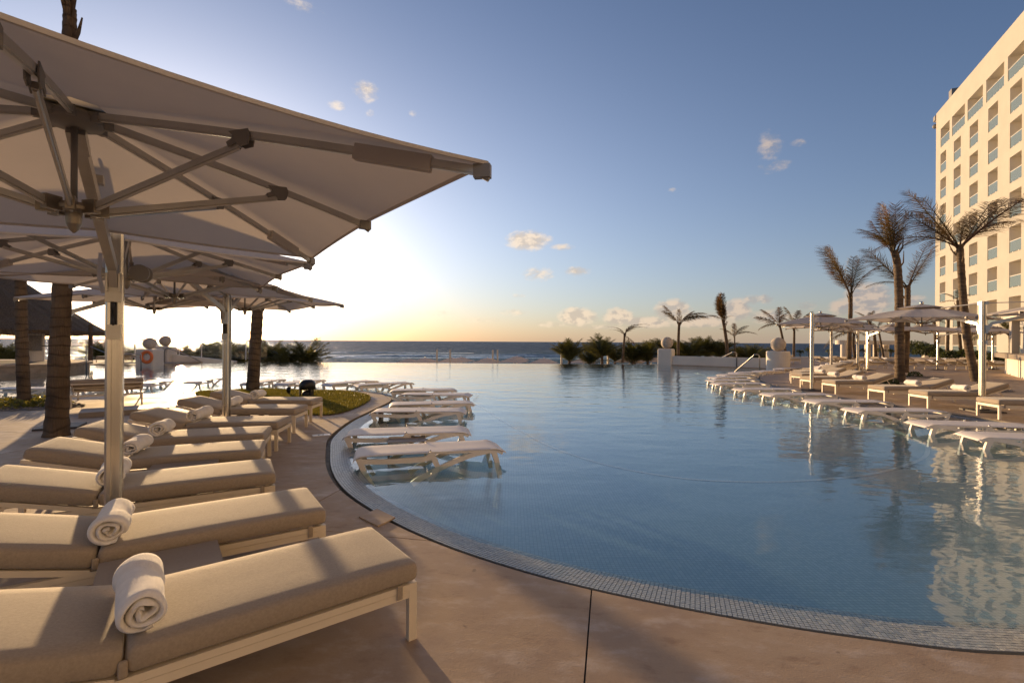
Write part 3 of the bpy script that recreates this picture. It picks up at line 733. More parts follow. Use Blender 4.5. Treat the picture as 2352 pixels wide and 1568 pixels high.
wl(345, 880.5, 100, 'white sling lounger standing in the sun glitter')
p = WL
wl(100, 893, 8, 'white sling lounger seen between the two left palm trunks')
wl(-40, 893, 8, 'white sling lounger at the far left edge of the pool')
def wr(px, py, a, label): return wl(px, py, 180+a, label, (1.97, -.31))
for (px, py, a, lb) in [(2190.7, 987, -15, 'nearest white sling lounger in the right shallow water'), (2076, 962, -9.5, 'second white sling lounger from the camera in the right water'),
    (1929.6, 934, -2, 'third white sling lounger from the camera in the right water'), (1840, 915.6, 0, 'fourth white sling lounger from the camera in the right water'),
    (1743, 901, 2, 'fifth white sling lounger from the camera in the right water'), (1680, 890, 3, 'sixth white sling lounger from the camera in the right water'),
    (1629.8, 878, 5, 'seventh white sling lounger from the camera in the right water'), (1619, 871, 9, 'eighth white sling lounger from the camera in the right water'),
    (1622.6, 864.6, 13, 'ninth white sling lounger from the camera in the right water'), (1643.5, 859, 18, 'tenth white sling lounger from the camera in the right water'),
    (1670.8, 854.6, 24, 'eleventh white sling lounger from the camera in the right water'), (1725, 851.5, 28, 'twelfth white sling lounger from the camera in the right water'),
    (1775, 845.5, 30, 'farthest white sling lounger in the right water, below the handrail')]: wr(px, py, a, lb)
def wtab(px, py, a, label):
    p = at(px, py, -.26+.40); loc = Vector((p.x, p.y, -.28)); o = place(TB, 'tb', loc, radians(a), label, 'side tables standing in the shallow water')
wtab(935, 1000, 12, 'taupe side table in the water between the two nearest left pool loungers')
wtab(905, 938, 3, 'taupe side table in the water behind the third left pool lounger')
wtab(2330, 972, -12, 'taupe side table in the water at the right edge, between the nearest pool loungers')
wtab(2005, 925, 0, 'taupe side table in the water behind the third right pool lounger')

# ---- cushioned loungers on the right deck, feet towards the pool
LG20 = make_lounger(.66, 19); used['lr'] = False
G_R = 'cushioned sun loungers on the right deck'
def dl(x, y, a, label, tl=None, tx=.20):
    a = radians(180+a); loc = Vector((x, y, 0))-rot2(a, 1.24, -.33)      # (x, y): far corner of its foot
    o = place(LG20, 'lr', loc, a, label, G_R)
    if tl: towel(loc, a, tx, tl)
RD = [((10.5, 10.96), -10, None), ((10.35, 12.65), -3, 1), ((10.28, 14.0), 0, 1), ((10.2, 15.95), 3, 1), ((10.4, 17.5), 5, 1), ((11.1, 19.3), 9, 1), ((11.8, 20.6), 14, 1), ((12.6, 21.7), 17, 1)]
RL = ['taupe lounger cut off by the right edge, in front of the big mast', 'taupe lounger just left of the big right mast, towel beside the mast', 'taupe lounger with towel in front of the leaning palm, right deck', 'taupe lounger in front of the tall double palm, right deck',
      'taupe lounger at the foot of the nearest slender right mast', 'sixth taupe lounger from the camera in the right pool side row', 'seventh taupe lounger from the camera in the right pool side row', 'farthest taupe lounger of the right pool side row']
for i, ((x, y), a, t_) in enumerate(RD):
    dl(x, y, a, RL[i], ('rolled towel on the '+ORD[i]+' lounger of the right pool side row') if t_ else None)
# second cluster, farther back round the next masts
for i, (x, y, a) in enumerate([(13.9, 23.2, 18), (15.0, 24.4, 20), (16.2, 25.7, 22), (17.6, 27.0, 22), (18.4, 28.4, 20)]):
    dl(x, y, a, 'taupe lounger of the middle right cluster, '+ORD[i]+' from the camera', 'rolled towel in the middle right cluster, '+ORD[i]+' from the camera')
dl(22.4, 37.5, 200, 'taupe lounger facing away beside the slender mast, back raised')
dl(26.6, 37.5, 200, 'taupe lounger facing away right of the young palm, back raised')
for i in range(7):
    dl(22.6+1.75*i, 31.6-.22*i, 196, 'taupe lounger in the front line of the far right group, '+ORD[i]+' from the left', 'rolled towel in the front line of the far right group, '+ORD[i]+' from the left' if i % 2 else None)
for i in range(6):
    dl(24.6+2.0*i, 36.0-.2*i, 192, 'taupe lounger in the back line of the far right group, '+ORD[i]+' from the left', 'rolled towel in the back line of the far right group, '+ORD[i]+' from the left' if i % 2 == 0 else None)

# ---- wide double loungers at the left, seen from behind
WD = make_lounger(1.36, 20, 'double_sun_lounger'); used['wd'] = False
def rope(R, hw):
    pts = [(-.66, -hw*.98+2*hw*.98*i/16, .46-.055*(1-(2*i/16-1)**2)) for i in range(17)]
    obj('rope', MB().tube(pts, .010, 6), M_frame, R, smooth=True)
rope(WD, .68)
a_ = atan2(.79, -.62); c_ = at(247, 933)
place(WD, 'wd', Vector((c_.x, c_.y, 0))+rot2(a_, .72, 0), a_, 'wide taupe double lounger seen from behind, left of the front mast', 'wide double loungers by the left pool')
dup(WD, (-13.6, 11.35, 0), radians(118), 'wide taupe double lounger at the far left edge, behind the palm', 'wide double loungers by the left pool')
dup(WD, (-27.0, 33.0, 0), radians(150), 'taupe double lounger beyond the bar island, behind the steel railing', 'wide double loungers by the left pool')
dup(WD, (-22.6+-4.4, 36.0, 0), radians(170), 'taupe double lounger by the glass fence beyond the bar island', 'wide double loungers by the left pool')
# low daybed platform
p_ = at(290, 948); obj_ = tag(obj('low_platform', MB().box(-.75, .75, -.38, .38, 0, .10), M_table, None, (p_.x, p_.y, .001), radians(38)), 'low taupe footboard on the deck behind the front mast', 'platform')
# ================================================================ UMBRELLAS
RC, RM, ZT, ZC, ZM = 1.92, 1.36, 2.645, 2.30, 2.345
def canopy_mesh():
    mb = MB(); ns, nt_ = 12, 8; rows = []
    def surf(k, t, s):
        """k rib index, t across the panel, s from hub to rim"""
        a0, a1 = pi/4*k, pi/4*(k+1); e = [(RC, ZC) if q % 2 == 0 else (RM, ZM) for q in (k, k+1)]
        p0, p1 = (Vector((r*cos(a), r*sin(a), z)) for (r, z), a in zip(e, (a0, a1)))
        c0, c1 = (Vector((.12*cos(a), .12*sin(a), ZT)) for a in (a0, a1))
        p = (c0.lerp(p0, s)).lerp(c1.lerp(p1, s), t); b = 4*t*(1-t)
        p.z -= .035*b*s*(1-.55*s); p.x *= 1-.022*b*s*s; p.y *= 1-.022*b*s*s
        p.z += .02*sin(pi*s)                              # cloth bellies over the ribs
        return p
    for out in (1,):
        for k in range(8):
            b0 = len(mb.v)
            for i in range(ns+1):
                for j in range(nt_+1):
                    p = surf(k, j/nt_, i/ns); p.z += .004 if out else 0; mb.v.append(tuple(p))
            for i in range(ns):
                for j in range(nt_):
                    q = (b0+i*(nt_+1)+j, b0+(i+1)*(nt_+1)+j, b0+(i+1)*(nt_+1)+j+1, b0+i*(nt_+1)+j+1); mb.f.append(q if out else q[::-1])
    top = [(.12*cos(pi/4*k), .12*sin(pi/4*k), ZT+.004) for k in range(8)]
    mb.add(top, [tuple(range(8))])
    hem = MB(); rim = []
    for k in range(8): rim += [surf(k, j/nt_, 1) for j in range(nt_)]
    rim.append(rim[0]); hem.tube([p+Vector((0, 0, -.003)) for p in rim], 0, sq=(.010, .014), cap=False)
    vent = MB(); V = []
    for r, z in ((.04, ZT+.085), (.30, ZT+.035), (.52, ZT-.018)):
        for k in range(8):
            rr = r*(1 if k % 2 else 1.18); V.append((rr*cos(pi/4*k), rr*sin(pi/4*k), z))
    vent.add(V, [(i*8+k, i*8+(k+1) % 8, i*8+8+(k+1) % 8, i*8+8+k) for i in range(2) for k in range(8)]+[tuple(range(7, -1, -1))])
    vent.add([(x, y, z-.006) for x, y, z in V], [(i*8+k, i*8+8+k, i*8+8+(k+1) % 8, i*8+(k+1) % 8) for i in range(2) for k in range(8)])
    return mb.mesh('canopy', M_canopy, True, True), hem.mesh('hem', M_canopy), vent.mesh('vent_cap', M_canopy)
ME_can, ME_hem, ME_vent = canopy_mesh()
def rib_meshes(r, ze):
    z0 = ZT-.035; z1 = ze-.026; r0 = .07; r1 = r-.05; P = lambda q: Vector((r0+(r1-r0)*q, 0, z0+(z1-z0)*q+.013*sin(pi*q)))
    rib = MB().tube([P(i/8) for i in range(9)], 0, sq=(.022, .028)).tube([P(i/8)+Vector((0, 0, -.018)) for i in range(9)], 0, sq=(.014, .008))
    b = P((.85-r0)/(r1-r0)); br = MB()
    outl = [(-.085, .012), (.06, .022), (.075, -.02), (.06, -.075), (.0, -.085), (-.03, -.062), (-.085, -.085), (-.10, -.055), (-.06, -.035), (-.055, -.012)]
    for s in (-1, 1):
        V = [(b.x+x*.64, s*.0135+d, b.z+z*.68) for d in (0, s*.005) for x, z in outl]; m = len(outl)
        tr = tessellate_polygon([[Vector((x, z, 0)) for x, z in outl]])
        br.add(V, [(i, (i+1) % m, m+(i+1) % m, m+i) for i in range(m)]+[tuple(t) for t in tr]+[tuple(m+i for i in t) for t in tr])
    st = MB().tube([(.075, 0, 2.185), (b.x-.01, 0, b.z-.044)], 0, sq=(.018, .026)).tube([(.075, 0, 2.166), (b.x-.01, 0, b.z-.060)], .007, 6)
    e = P(1); cap = MB().box(e.x-.005, e.x+.062, -.017, .017, e.z-.034, e.z+.018).tube([(e.x+.03, 0, e.z-.026), (e.x+.055, 0, e.z-.040)], .012, 6)
    sl = MB(); q0, q1 = P(.72), P(.90)
    sl.tube([q0+Vector((0, 0, -.006)), q1+Vector((0, 0, -.006))], 0, sq=(.040, .062))
    return [m_.mesh(n_, k_) for m_, n_, k_ in ((rib, 'rib', M_alu), (br, 'bracket', M_grey), (st, 'strut', M_alu), (cap, 'end_cap', M_grey), (sl, 'pocket_sleeve', M_canopy))]
RIBS = (rib_meshes(RC, ZC), rib_meshes(RM, ZM))
M_hub = mat('worn cast metal', (.30, .26, .21), .38, .7)
def hub_meshes():
    up = MB().lathe([(.03, ZT-.085), (.105, ZT-.075), (.11, ZT-.05), (.085, ZT-.02), (.05, ZT-.012)], 20).lathe([(.013, 2.20), (.013, ZT-.08)], 10)
    lo = MB().lathe([(.03, 2.215), (.070, 2.21), (.080, 2.195), (.078, 2.18), (.030, 2.174), (.030, 2.15), (.027, 2.12), (.018, 2.095), (.004, 2.08)], 24)
    for k in range(8):
        a = pi/4*k; M = Matrix.Rotation(a, 4, 'Z'); lo.box(.06, .125, -.016, .016, 2.165, 2.225, M); up.box(.07, .14, -.016, .016, ZT-.07, ZT-.03, M)
    fin = MB().ball((0, 0, ZT+.125), .048, 16).lathe([(.016, ZT+.06), (.016, ZT+.09)], 8)
    return up.mesh('upper_hub', M_grey, True), lo.mesh('lower_hub', M_hub), fin.mesh('finial', M_steel, True)
ME_up, ME_lo, ME_fin = hub_meshes()
def mast_mesh():
    # extruded section with a track groove on two faces
    w, d, g, k = .056, .050, .015, .022
    c_ = .014
    sec = [(-w+c_, -d), (-g, -d), (-g, -d+k), (g, -d+k), (g, -d), (w-c_, -d), (w, -d+c_), (w, -g), (w-k, -g), (w-k, g), (w, g), (w, d-c_), (w-c_, d), (g, d), (g, d-k), (-g, d-k), (-g, d), (-w+c_, d), (-w, d-c_), (-w, g), (-w+k, g), (-w+k, -g), (-w, -g), (-w, -d+c_)]
    return MB().prism(sec, 0.03, 2.63).mesh('mast', M_mast)
ME_mast = mast_mesh()
ME_plate = MB().box(-.30, .30, -.30, .30, .001, .035).box(-.09, .09, -.09, .09, .035, .06).mesh('base_plate', M_plate)
G_U = 'square canopy cantilever umbrellas'
def umbrella(mx, my, cans, label, rz=0.0, fin=True, lean=0.0):
    R = thing('cantilever_umbrella', label, 'umbrella', (mx, my, 0), 0, G_U)
    rz = atan2(cans[0][1]-my, cans[0][0]-mx)
    ma = put('mast', ME_mast, R, rz=rz)
    if lean: ma.rotation_euler = (0, lean, rz)
    put('base_plate', ME_plate, R, rz=rz)
    for (cx, cy, rot) in cans:
        dx, dy = cx-mx, cy-my; a = atan2(dy, dx); D = sqrt(dx*dx+dy*dy)
        cn = put('canopy', ME_can, R, (dx, dy, 0), rot); put('hem', ME_hem, cn); 
        if fin: put('vent_cap', ME_vent, cn); put('finial', ME_fin, R, (dx, dy, 0))
        for k in range(8):
            q = RIBS[k % 2]; rb = put('rib', q[0], R, (dx, dy, 0), rot+pi/4*k); put('bracket', q[1], rb); put('strut', q[2], rb); put('end_cap', q[3], rb)
            if k % 2 == 0: put('pocket_sleeve', q[4], rb)
        put('upper_hub', ME_up, R, (dx, dy, 0), rot); put('lower_hub', ME_lo, R, (dx, dy, 0), rot)
        # arm, its carriage on the mast, stay rod, grip
        M = Matrix.Rotation(a, 4, 'Z')
        def P(x, y, z): return M @ Vector((x, y, z))
        arm = MB().tube([P(.075, 0, 1.98), P(.16, 0, 2.10), P(D*.55, 0, 2.33), P(D-.10, 0, 2.555)], 0, sq=(.048, .070)).tube([P(D-.16, 0, 2.50), P(D-.03, 0, 2.56)], 0, sq=(.07, .05))
        obj('arm', arm, M_alu, R)
        ca = MB().box(.050, .095, -.046, .046, 1.86, 2.06, M)
        for s in (-1, 1): ca.box(.06, .13, s*.034-.006, s*.034+.006, 1.93, 2.05, M)
        cg = obj('carriage', ca, M_alu, R); obj('carriage_block', MB().box(.050, .088, -.040, .040, 1.60, 1.70, M), M_alu, cg)
        obj('grip', MB().box(.054, .078, -.018, .018, 1.68, 1.88, M).tube([P(.08, 0, 1.86), P(.12, 0, 1.84), P(.12, 0, 1.72), P(.08, 0, 1.70)], .010, 6), M_dark, R)
        st = MB()
        for s in (-1, 1): st.tube([P(.05, s*.03, 2.585), P(D*.62, s*.03, 2.575)], .009, 6)
        st.box(.045, .10, -.045, .045, 2.55, 2.62, M).box(D*.62-.04, D*.62+.04, -.04, .04, 2.46, 2.50, M)
        obj('stay_rod', st, M_alu, R)
    return R
D9 = radians(-9.1)
U1 = umbrella(-2.84, 3.46, [(-1.995, 2.2, D9), (-3.72, 4.67, D9)], 'front mast umbrella, its big square canopy filling the upper left corner', radians(-20), False)
obj('crank_reel', MB().lathe([(.02, -.05), (.062, -.05), (.062, -.035), (.045, -.03), (.045, .03), (.062, .035), (.062, .05), (.02, .05)], 18), M_grey, U1, (.11, .10, 2.08), smooth=False).rotation_euler = (pi/2, 0, .4)
tail = MB().tube([(-.12, .02, 2.22), (-.14, .03, 2.05), (-.11, .03, 1.93)], 0, sq=(.030, .003)).tube([(-.06, .02, 2.22), (-.07, .03, 1.98)], 0, sq=(.022, .003))
obj('tie_strap', tail, M_canopy, U1)
umbrella(-4.70, 7.98, [(-4.62, 6.62, radians(48)), (-5.22, 9.45, radians(0))], 'umbrella on the second mast, canopies low over the left lounger row', radians(10), False)
umbrella(-8.15, 8.75, [(-6.95, 9.4, radians(37))], 'umbrella behind the thick palm trunk, canopy edge glowing in the sun', 0, False)
umbrella(11.25, 11.57, [(11.72, 13.85, radians(-14)), (12.5, 10.35, radians(122))], 'umbrella on the wide bright mast at the right deck edge', radians(-8))
umbrella(10.2, 16.45, [(11.6, 18.2, radians(12))], 'umbrella nearest the pool on the right, on a slender gilded mast')
umbrella(15.05, 22.8, [(14.0, 21.4, radians(30))], 'umbrella on the slightly leaning mast, second slender one from the left', lean=radians(1.6))
umbrella(19.3, 27.0, [(17.6, 25.7, radians(20))], 'umbrella on the third slender mast from the left, right deck')
umbrella(21.3, 29.0, [(21.4, 27.2, radians(40))], 'umbrella on the fourth slender mast from the left, double handles')
umbrella(26.4, 30.0, [(22.9, 26.8, radians(15)), (27.0, 28.4, radians(60))], 'umbrella in front of the hotel corner, two canopies on one mast')
umbrella(31.0, 31.2, [(29.6, 29.9, radians(5))], 'umbrella farthest right, behind the wide bright mast')

# beach umbrellas below the pool edge
def beach_umbrella(px, py, Z, label, w=1.0):
    x = (px-1176)/1111.7*Z; z = EYE+(784.6+.0062*(px-1176)-py)/1111.7*Z; zb = -3.2
    R = thing('beach_umbrella', label, 'beach umbrella', (x, Z, zb), 0, 'beach umbrellas beyond the pool edge')
    h = z-zb; mb = MB(); V = [(0, 0, h)]
    for r, dz in ((.45, -.10), (RM*w*1.15, -.55)):
        for k in range(8):
            rr = r*(1.35 if k % 2 == 0 else 1.0); V.append((rr*cos(pi/4*k+.4), rr*sin(pi/4*k+.4), h+dz-(.06 if k % 2 == 0 and r > 1 else 0)))
    F = [(0, 1+k, 1+(k+1) % 8) for k in range(8)]+[(1+k, 9+k, 9+(k+1) % 8, 1+(k+1) % 8) for k in range(8)]
    mb.add(V, F)
    obj('canopy', mb, M_beach, R); obj('pole', MB().lathe([(.05, 0), (.05, h-.03)], 8), M_alu, R)
    obj('finial', MB().ball((0, 0, h+.06), .07, 8), M_steel, R)
    return R
BU = [(940, 824.5, 58), (977, 822, 62), (1038, 822, 62), (1060, 820.5, 66), (1180, 821, 58), (1188, 818.5, 66), (1120, 822.5, 60), (1250, 823, 60), (1341, 822, 56), (1446, 820, 52), (1496, 819.5, 56)]
BL = 'first second third fourth fifth sixth seventh eighth ninth tenth eleventh'.split()
for i, (x, y, Z) in enumerate(sorted(BU)): beach_umbrella(x, y, Z, 'pale beach umbrella top above the infinity edge, '+BL[i]+' from the left')
for i, (x, y, Z) in enumerate([(1574, 816.5, 60), (1632, 817, 62), (1686, 817, 62)]): beach_umbrella(x, y, Z, 'beach umbrella tip just over the low white wall, '+BL[i]+' from the left')
for i, (px, Z) in enumerate([(1004, 60), (1034, 60), (1132, 60), (1143, 60), (1250+40, 56), (1397, 52)]):
    x = (px-1176)/1111.7*Z; tag(obj('beach_umbrella_mast', MB().box(-.10, .10, -.08, .08, 0, 3.75), M_frame, None, (x, Z, -3.2)), 'cream umbrella mast standing above the infinity edge, '+BL[i]+' from the left', 'mast', 'umbrella masts on the beach')
# ================================================================ PALMS AND PLANTS
def frond_mesh(name, L, droop, leaf, n, seed, material, sweep=.6, hang=.5, thin=.012, bare=.22):
    r = random.Random(seed); mb = MB(); N = 12
    def C(t): return Vector((L*(t-.10*droop*t*t*t), 0, L*(-droop*.62*t**2.4)))
    pts = [C(i/N) for i in range(N+1)]; mb.tube(pts, [.030*(1-.85*i/N)*max(.6, L/2.4) for i in range(N+1)], 5)
    for i in range(n):
        t = bare+(1-bare)*(i+r.random()*.6)/n; p = C(t); d = (C(min(1, t+.02))-C(max(0, t-.02))).normalized()
        ll = leaf*(.45+.75*sin(pi*min(1, .18+.80*(t-bare)/(1-bare))))*r.uniform(.75, 1.12)
        for s in (-1, 1):
            if r.random() < .06: continue
            side = Vector((0, s, 0)); g = Vector((0, 0, -1))
            v = (side*1.0+d*sweep*r.uniform(.7, 1.5)+Vector((0, 0, r.uniform(-.25, .35)))).normalized()
            q1 = p+v*ll*.5+g*ll*.10*hang; q2 = q1+(v*(1-.55*hang)+g*hang*r.uniform(.6, 1.3)+d*.15).normalized()*ll*.5
            w = d*thin*r.uniform(.8, 1.3)
            mb.add([p-w, p+w, q1+w*1.1, q1-w*1.1, q2], [(0, 1, 2, 3), (3, 2, 4)])
    return mb.mesh(name, material)
FW = [frond_mesh('frond', 2.2, dr, .66, 60, 11+i, M_frond, .80, hg, .0075, .20) for i, (dr, hg) in enumerate([(.06, .50), (.22, .6), (.55, .75), (1.05, .9), (.0, .95), (.10, .4)])]
FV = [frond_mesh('frond', 2.2, dr, .62, 44, 81+i, M_frond, .7, hg, .017, .18) for i, (dr, hg) in enumerate([(.10, .7), (.35, .8), (.75, .95), (1.25, 1.0), (.0, 1.1), (.15, .6), (1.9, 1.0)])]
FB = [frond_mesh('frond', 2.2, dr, .55, 40, 61+i, M_frond, .8, .7, .008, .55) for i, dr in enumerate([.05, .15])]
FC = [frond_mesh('frond', 2.6, dr, .80, 40, 31+i, M_coco, .8, hg, .026, .10) for i, (dr, hg) in enumerate([(.35, .4), (.6, .5), (.9, .6), (1.2, .7)])]
def frond(parent, me, base, d, s, up=Vector((0, 0, 1)), roll=0.0):
    d = Vector(d).normalized()
    if abs(d.z) > .93: up = Vector((d.x, d.y, 0)).normalized()*-1 if Vector((d.x, d.y, 0)).length > .01 else Vector((1, 0, 0))
    y = up.cross(d).normalized(); z = d.cross(y).normalized()
    M = Matrix((d, y, z)).transposed().to_4x4(); M = Matrix.Translation(base) @ M @ Matrix.Rotation(roll, 4, 'X') @ Matrix.Scale(s, 4)
    return put('frond', me, parent, M=M)
def palm(label, base, pts, r0, r1, fr, group, meshes=FW, shaft=None, name='palm_tree', rings=True):
    """base: ground point; pts: trunk line offsets (x, y, z); fr: (angle from upright, to the right +; depth, scale, mesh)"""
    R = thing(name, label, 'palm tree', base, 0, group); line = spline([(0, 0, 0)]+list(pts), 14); H = line[-1].z; rr = random.Random(hash(label) % 1000)
    rad = []
    for i, p in enumerate(line):
        t = i/(len(line)-1); q = r0+(r1-r0)*t**.7+r0*.10*max(0, 1-t*14); rad.append(q*(1+(.05 if i % 3 == 0 else -.02 if i % 3 == 1 else 0)+rr.uniform(-.02, .02)))
    obj('trunk', MB().tube(line, rad, 12), M_trunk, R, smooth=True)
    top = line[-1]; s_ = MB()
    for k in range(shaft or 0):                              # cut leaf bases round the crown shaft
        a = rr.uniform(0, 2*pi); z = top.z-rr.uniform(.05, .9)*(H*.14+.2); c = top.lerp(line[-5], (top.z-z)/max(.1, top.z-line[-5].z)); o = Vector((cos(a), sin(a), 0))
        s_.tube([c+o*r1*.7, c+o*r1*1.9+Vector((0, 0, rr.uniform(.15, .35))), c+o*r1*rr.uniform(2.0, 3.4)+Vector((0, 0, rr.uniform(.35, .75)))], [.045, .03, .012], 5)
    if shaft: obj('leaf_stubs', s_, M_trunk, R)
    for (ang, dep, sc, mi) in fr:
        a = radians(ang); d = Vector((sin(a), dep, cos(a))); frond(R, meshes[mi], top+Vector((0, 0, -.05-rr.random()*.25)), d, sc, roll=rr.uniform(-.25, .25))
    return R
G_P = 'weathered palms round the pool'
def pt(px, py, Z): return Vector(((px-1176)/1111.7*Z, Z, EYE+(784.6+.0062*(px-1176)-py)/1111.7*Z))
def line_pts(base, Z, pix):
    return [tuple(pt(x, y, Z)-Vector(base)) for x, y in pix]
def std(px, py, pix, Z=None):
    b = at(px, py); return (b.x, b.y, 0), line_pts((b.x, b.y, 0), b.y, pix)
# left trunks
b, l = std(130, 1001, [(137, 800), (144, 600), (151, 300), (155, 90), (156, 20)])
palm('thick dark palm trunk at the left, rising behind the umbrella canopies', b, l, .165, .085, [(-14, .1, 1.3, 0), (12, .0, 1.3, 1), (-4, .2, 1.2, 0), (20, -.2, 1.3, 1), (-22, .3, 1.3, 0)], G_P, FB, shaft=4)
b, l = std(56, 931, [(51, 800), (46, 620), (42, 420), (44, 330)])
palm('mottled palm trunk at the far left, in front of the thatched roof', b, l, .135, .10, [(-30, .3, .6, 2), (20, .2, .6, 1), (0, .4, .6, 1), (-20, -.5, .6, 2), (30, -.3, .6, 3)], G_P, shaft=4)
b, l = std(580, 899, [(587, 790), (592, 700), (598, 560), (600, 420), (598, 330)])
palm('single palm growing on the lawn behind the second mast', b, l, .185, .13, [(-24, .1, .80, 5), (3, .2, .66, 5), (10, .1, .60, 5), (-50, .4, .6, 3), (35, .3, .5, 3), (-60, -.3, .6, 3), (2, -.8, .6, 3)], G_P, shaft=6)
# right side
b, l = std(2241, 876, [(2222, 780), (2212, 690), (2206, 610), (2203, 562)])
palm('leaning palm before the hotel, long windblown fronds reaching right', b, l, .165, .125, [(-34, .1, 1.50, 0), (-38, -.1, 1.30, 5), (-53, .1, 1.22, 0), (-56, -.1, 1.02, 5), (-30, .2, 1.05, 1), (41, .1, 1.70, 1), (45, -.1, 1.95, 1), (38, .2, 1.50, 5), (48, .15, 1.55, 2), (-6, .3, .62, 1), (9, 0, .72, 0), (-12, -.3, .6, 1), (-52, .25, 1.35, 3), (18, .2, .7, 4)], G_P, shaft=6)
b, l = std(2067, 878, [(2066, 780), (2064, 680), (2060, 610), (2052, 575)])
palm('tallest bushy palm left of the hotel, front one of the close pair', b, l, .185, .13, [(-14, 0, .92, 4), (-20, .3, .80, 4), (-8, -.2, .95, 0), (2, .1, .80, 4), (-26, .2, .72, 2), (10, .3, .78, 2), (-3, .1, 1.0, 5), (16, .2, .68, 2), (-18, -.3, .86, 2), (6, -.3, .72, 4), (-10, .2, .88, 4), (-12, .1, .70, 3), (0, .4, .70, 3), (22, -.2, .6, 3), (-30, 0, .6, 3)], G_P, shaft=6)
b, l = std(2079, 856, [(2082, 780), (2084, 700), (2084, 655)])
palm('back palm of the close pair, sparse fronds in a wide V', b, l, .17, .13, [(-38, .1, 1.45, 5), (-44, .1, 1.2, 0), (25, .1, 1.32, 5), (22, -.2, 1.15, 0), (-50, .2, .8, 3), (-20, .2, .6, 2), (30, .3, .9, 1)], G_P, shaft=6)
b, l = std(1950, 843, [(1951, 780), (1953, 720), (1953, 675)])
palm('palm with a feather duster crown above the nearest right umbrella', b, l, .15, .12, [(-22, 0, 1.75, 1), (-17, .2, 1.62, 0), (-27, -.2, 1.5, 2), (13, .1, 1.38, 1), (17, -.1, 1.2, 2), (-20, .1, 1.65, 4), (12, .2, 1.3, 4), (-12, .1, 1.0, 2), (5, .1, .8, 2)], G_P, shaft=6)
def far(px, py, Z, pix, fr, label, r0=.15, r1=.11, shaft=4, meshes=FV):
    zb = EYE+(784.6+.0062*(px-1176)-py)/1111.7*Z; bb_ = ((px-1176)/1111.7*Z, Z, zb); return palm(label, bb_, line_pts(bb_, Z, pix), r0, r1, fr, G_P, meshes, shaft)
far(1807, 822, 56, [(1800, 790), (1794, 762), (1790, 745)], [(-55, .1, 1.3, 1), (-30, .2, 1.2, 1), (-8, -.2, 1.1, 1), (12, .2, .9, 2), (60, .1, .9, 3), (-75, .2, 1.0, 2)], 'left one of two slim palms left of the nearest right umbrella')
far(1823, 822, 58, [(1824, 780), (1824, 750)], [(-8, .1, 1.2, 1), (14, .2, 1.2, 1), (28, -.2, 1.2, 1), (45, .2, 1.0, 2), (-25, .1, .8, 2)], 'right one of two slim palms left of the nearest right umbrella')
far(1672, 832, 48, [(1669, 790), (1664, 755), (1660, 735)], [(-5, 0, 1.25, 4), (-7, .1, 1.15, 4), (-3, -.1, 1.2, 4), (-4, .1, 1.05, 4), (-9, .1, .95, 4), (1, .1, .85, 4), (-45, .1, .7, 2), (10, .1, .6, 4), (-12, .1, .7, 4), (-2, -.1, .7, 4), (24, .1, .5, 3)], 'palm with its fronds tied up into a tall dark brush', .17, .14, 9)
far(1688, 832, 50, [(1688, 800), (1687, 772)], [(25, .1, .9, 2), (5, .2, .8, 1), (-25, .2, .7, 2), (40, -.2, .8, 3)], 'small drooping palm right beside the tied up brush palm', .08, .06, 2)
far(1558, 832, 44, [(1558, 790), (1559, 758), (1560, 740)], [(-34, .05, .98, 0), (-38, .1, .85, 1), (0, .1, .62, 0), (42, .05, 1.15, 2), (50, .1, 1.22, 2), (46, -.1, 1.1, 2), (36, .1, .8, 1)], 'palm behind the white wall, crown split into a Y', .14, .11, 5)
far(1430, 834, 40, [(1432, 800), (1434, 778), (1434, 765)], [(-6, .05, .50, 6), (-10, .1, .45, 6), (14, .05, .85, 6), (17, .1, .80, 6), (125, .1, .5, 0)], 'thin palm with two drooping fronds at the pool edge', .11, .08, 2)
far(2176, 818, 46, [(2177, 770), (2178, 730)], [(-14, .1, .6, 2), (8, .1, .65, 2), (20, .2, .6, 2), (-28, .2, .55, 3), (0, -.2, .6, 1)], 'small palm at the hotel corner, left of two', .15, .12, 3)
far(2208, 818, 46, [(2203, 760), (2199, 690)], [(-30, .1, .6, 2), (30, .1, .7, 2), (5, .1, .6, 1), (45, .2, .6, 3), (-50, .2, .5, 3)], 'small palm at the hotel corner, right of two', .15, .12, 3)
far(2012, 823, 50, [(2008, 770), (1999, 745), (1996, 738)], [(-20, .1, .7, 2), (10, .2, .7, 2), (35, .1, .7, 3), (-45, .2, .7, 3), (0, -.3, .6, 1)], 'palm crown peeping over the umbrellas left of the tall pair', .15, .12, 3)
far(2030, 823, 52, [(2022, 780), (2016, 752)], [(-55, .1, .8, 2), (20, .1, .6, 2), (-20, .2, .6, 3)], 'slender palm bending left under the right umbrellas', .11, .09, 2)
far(1964, 823, 50, [(1960, 790), (1962, 762)], [(-75, .1, 1.3, 3), (-55, .2, .8, 3), (30, .1, .6, 3), (70, .1, .8, 3)], 'low palm under the right umbrellas, one long frond to the left', .15, .12, 3)
far(2322, 826, 34, [(2321, 780), (2316, 762)], [(-50, .1, .8, 1), (-70, .2, .8, 2), (0, .2, .6, 1), (40, .1, .6, 2), (-30, -.3, .6, 1)], 'dark palm behind the bar kiosk pillar', .12, .1, 2, FC)
far(2150, 822, 52, [(2148, 780), (2146, 740)], [(-20, .1, .6, 2), (20, .1, .6, 2), (-50, .2, .7, 3), (50, .2, .6, 3)], 'palm trunk beside the hotel corner, behind the umbrellas', .15, .12, 2)

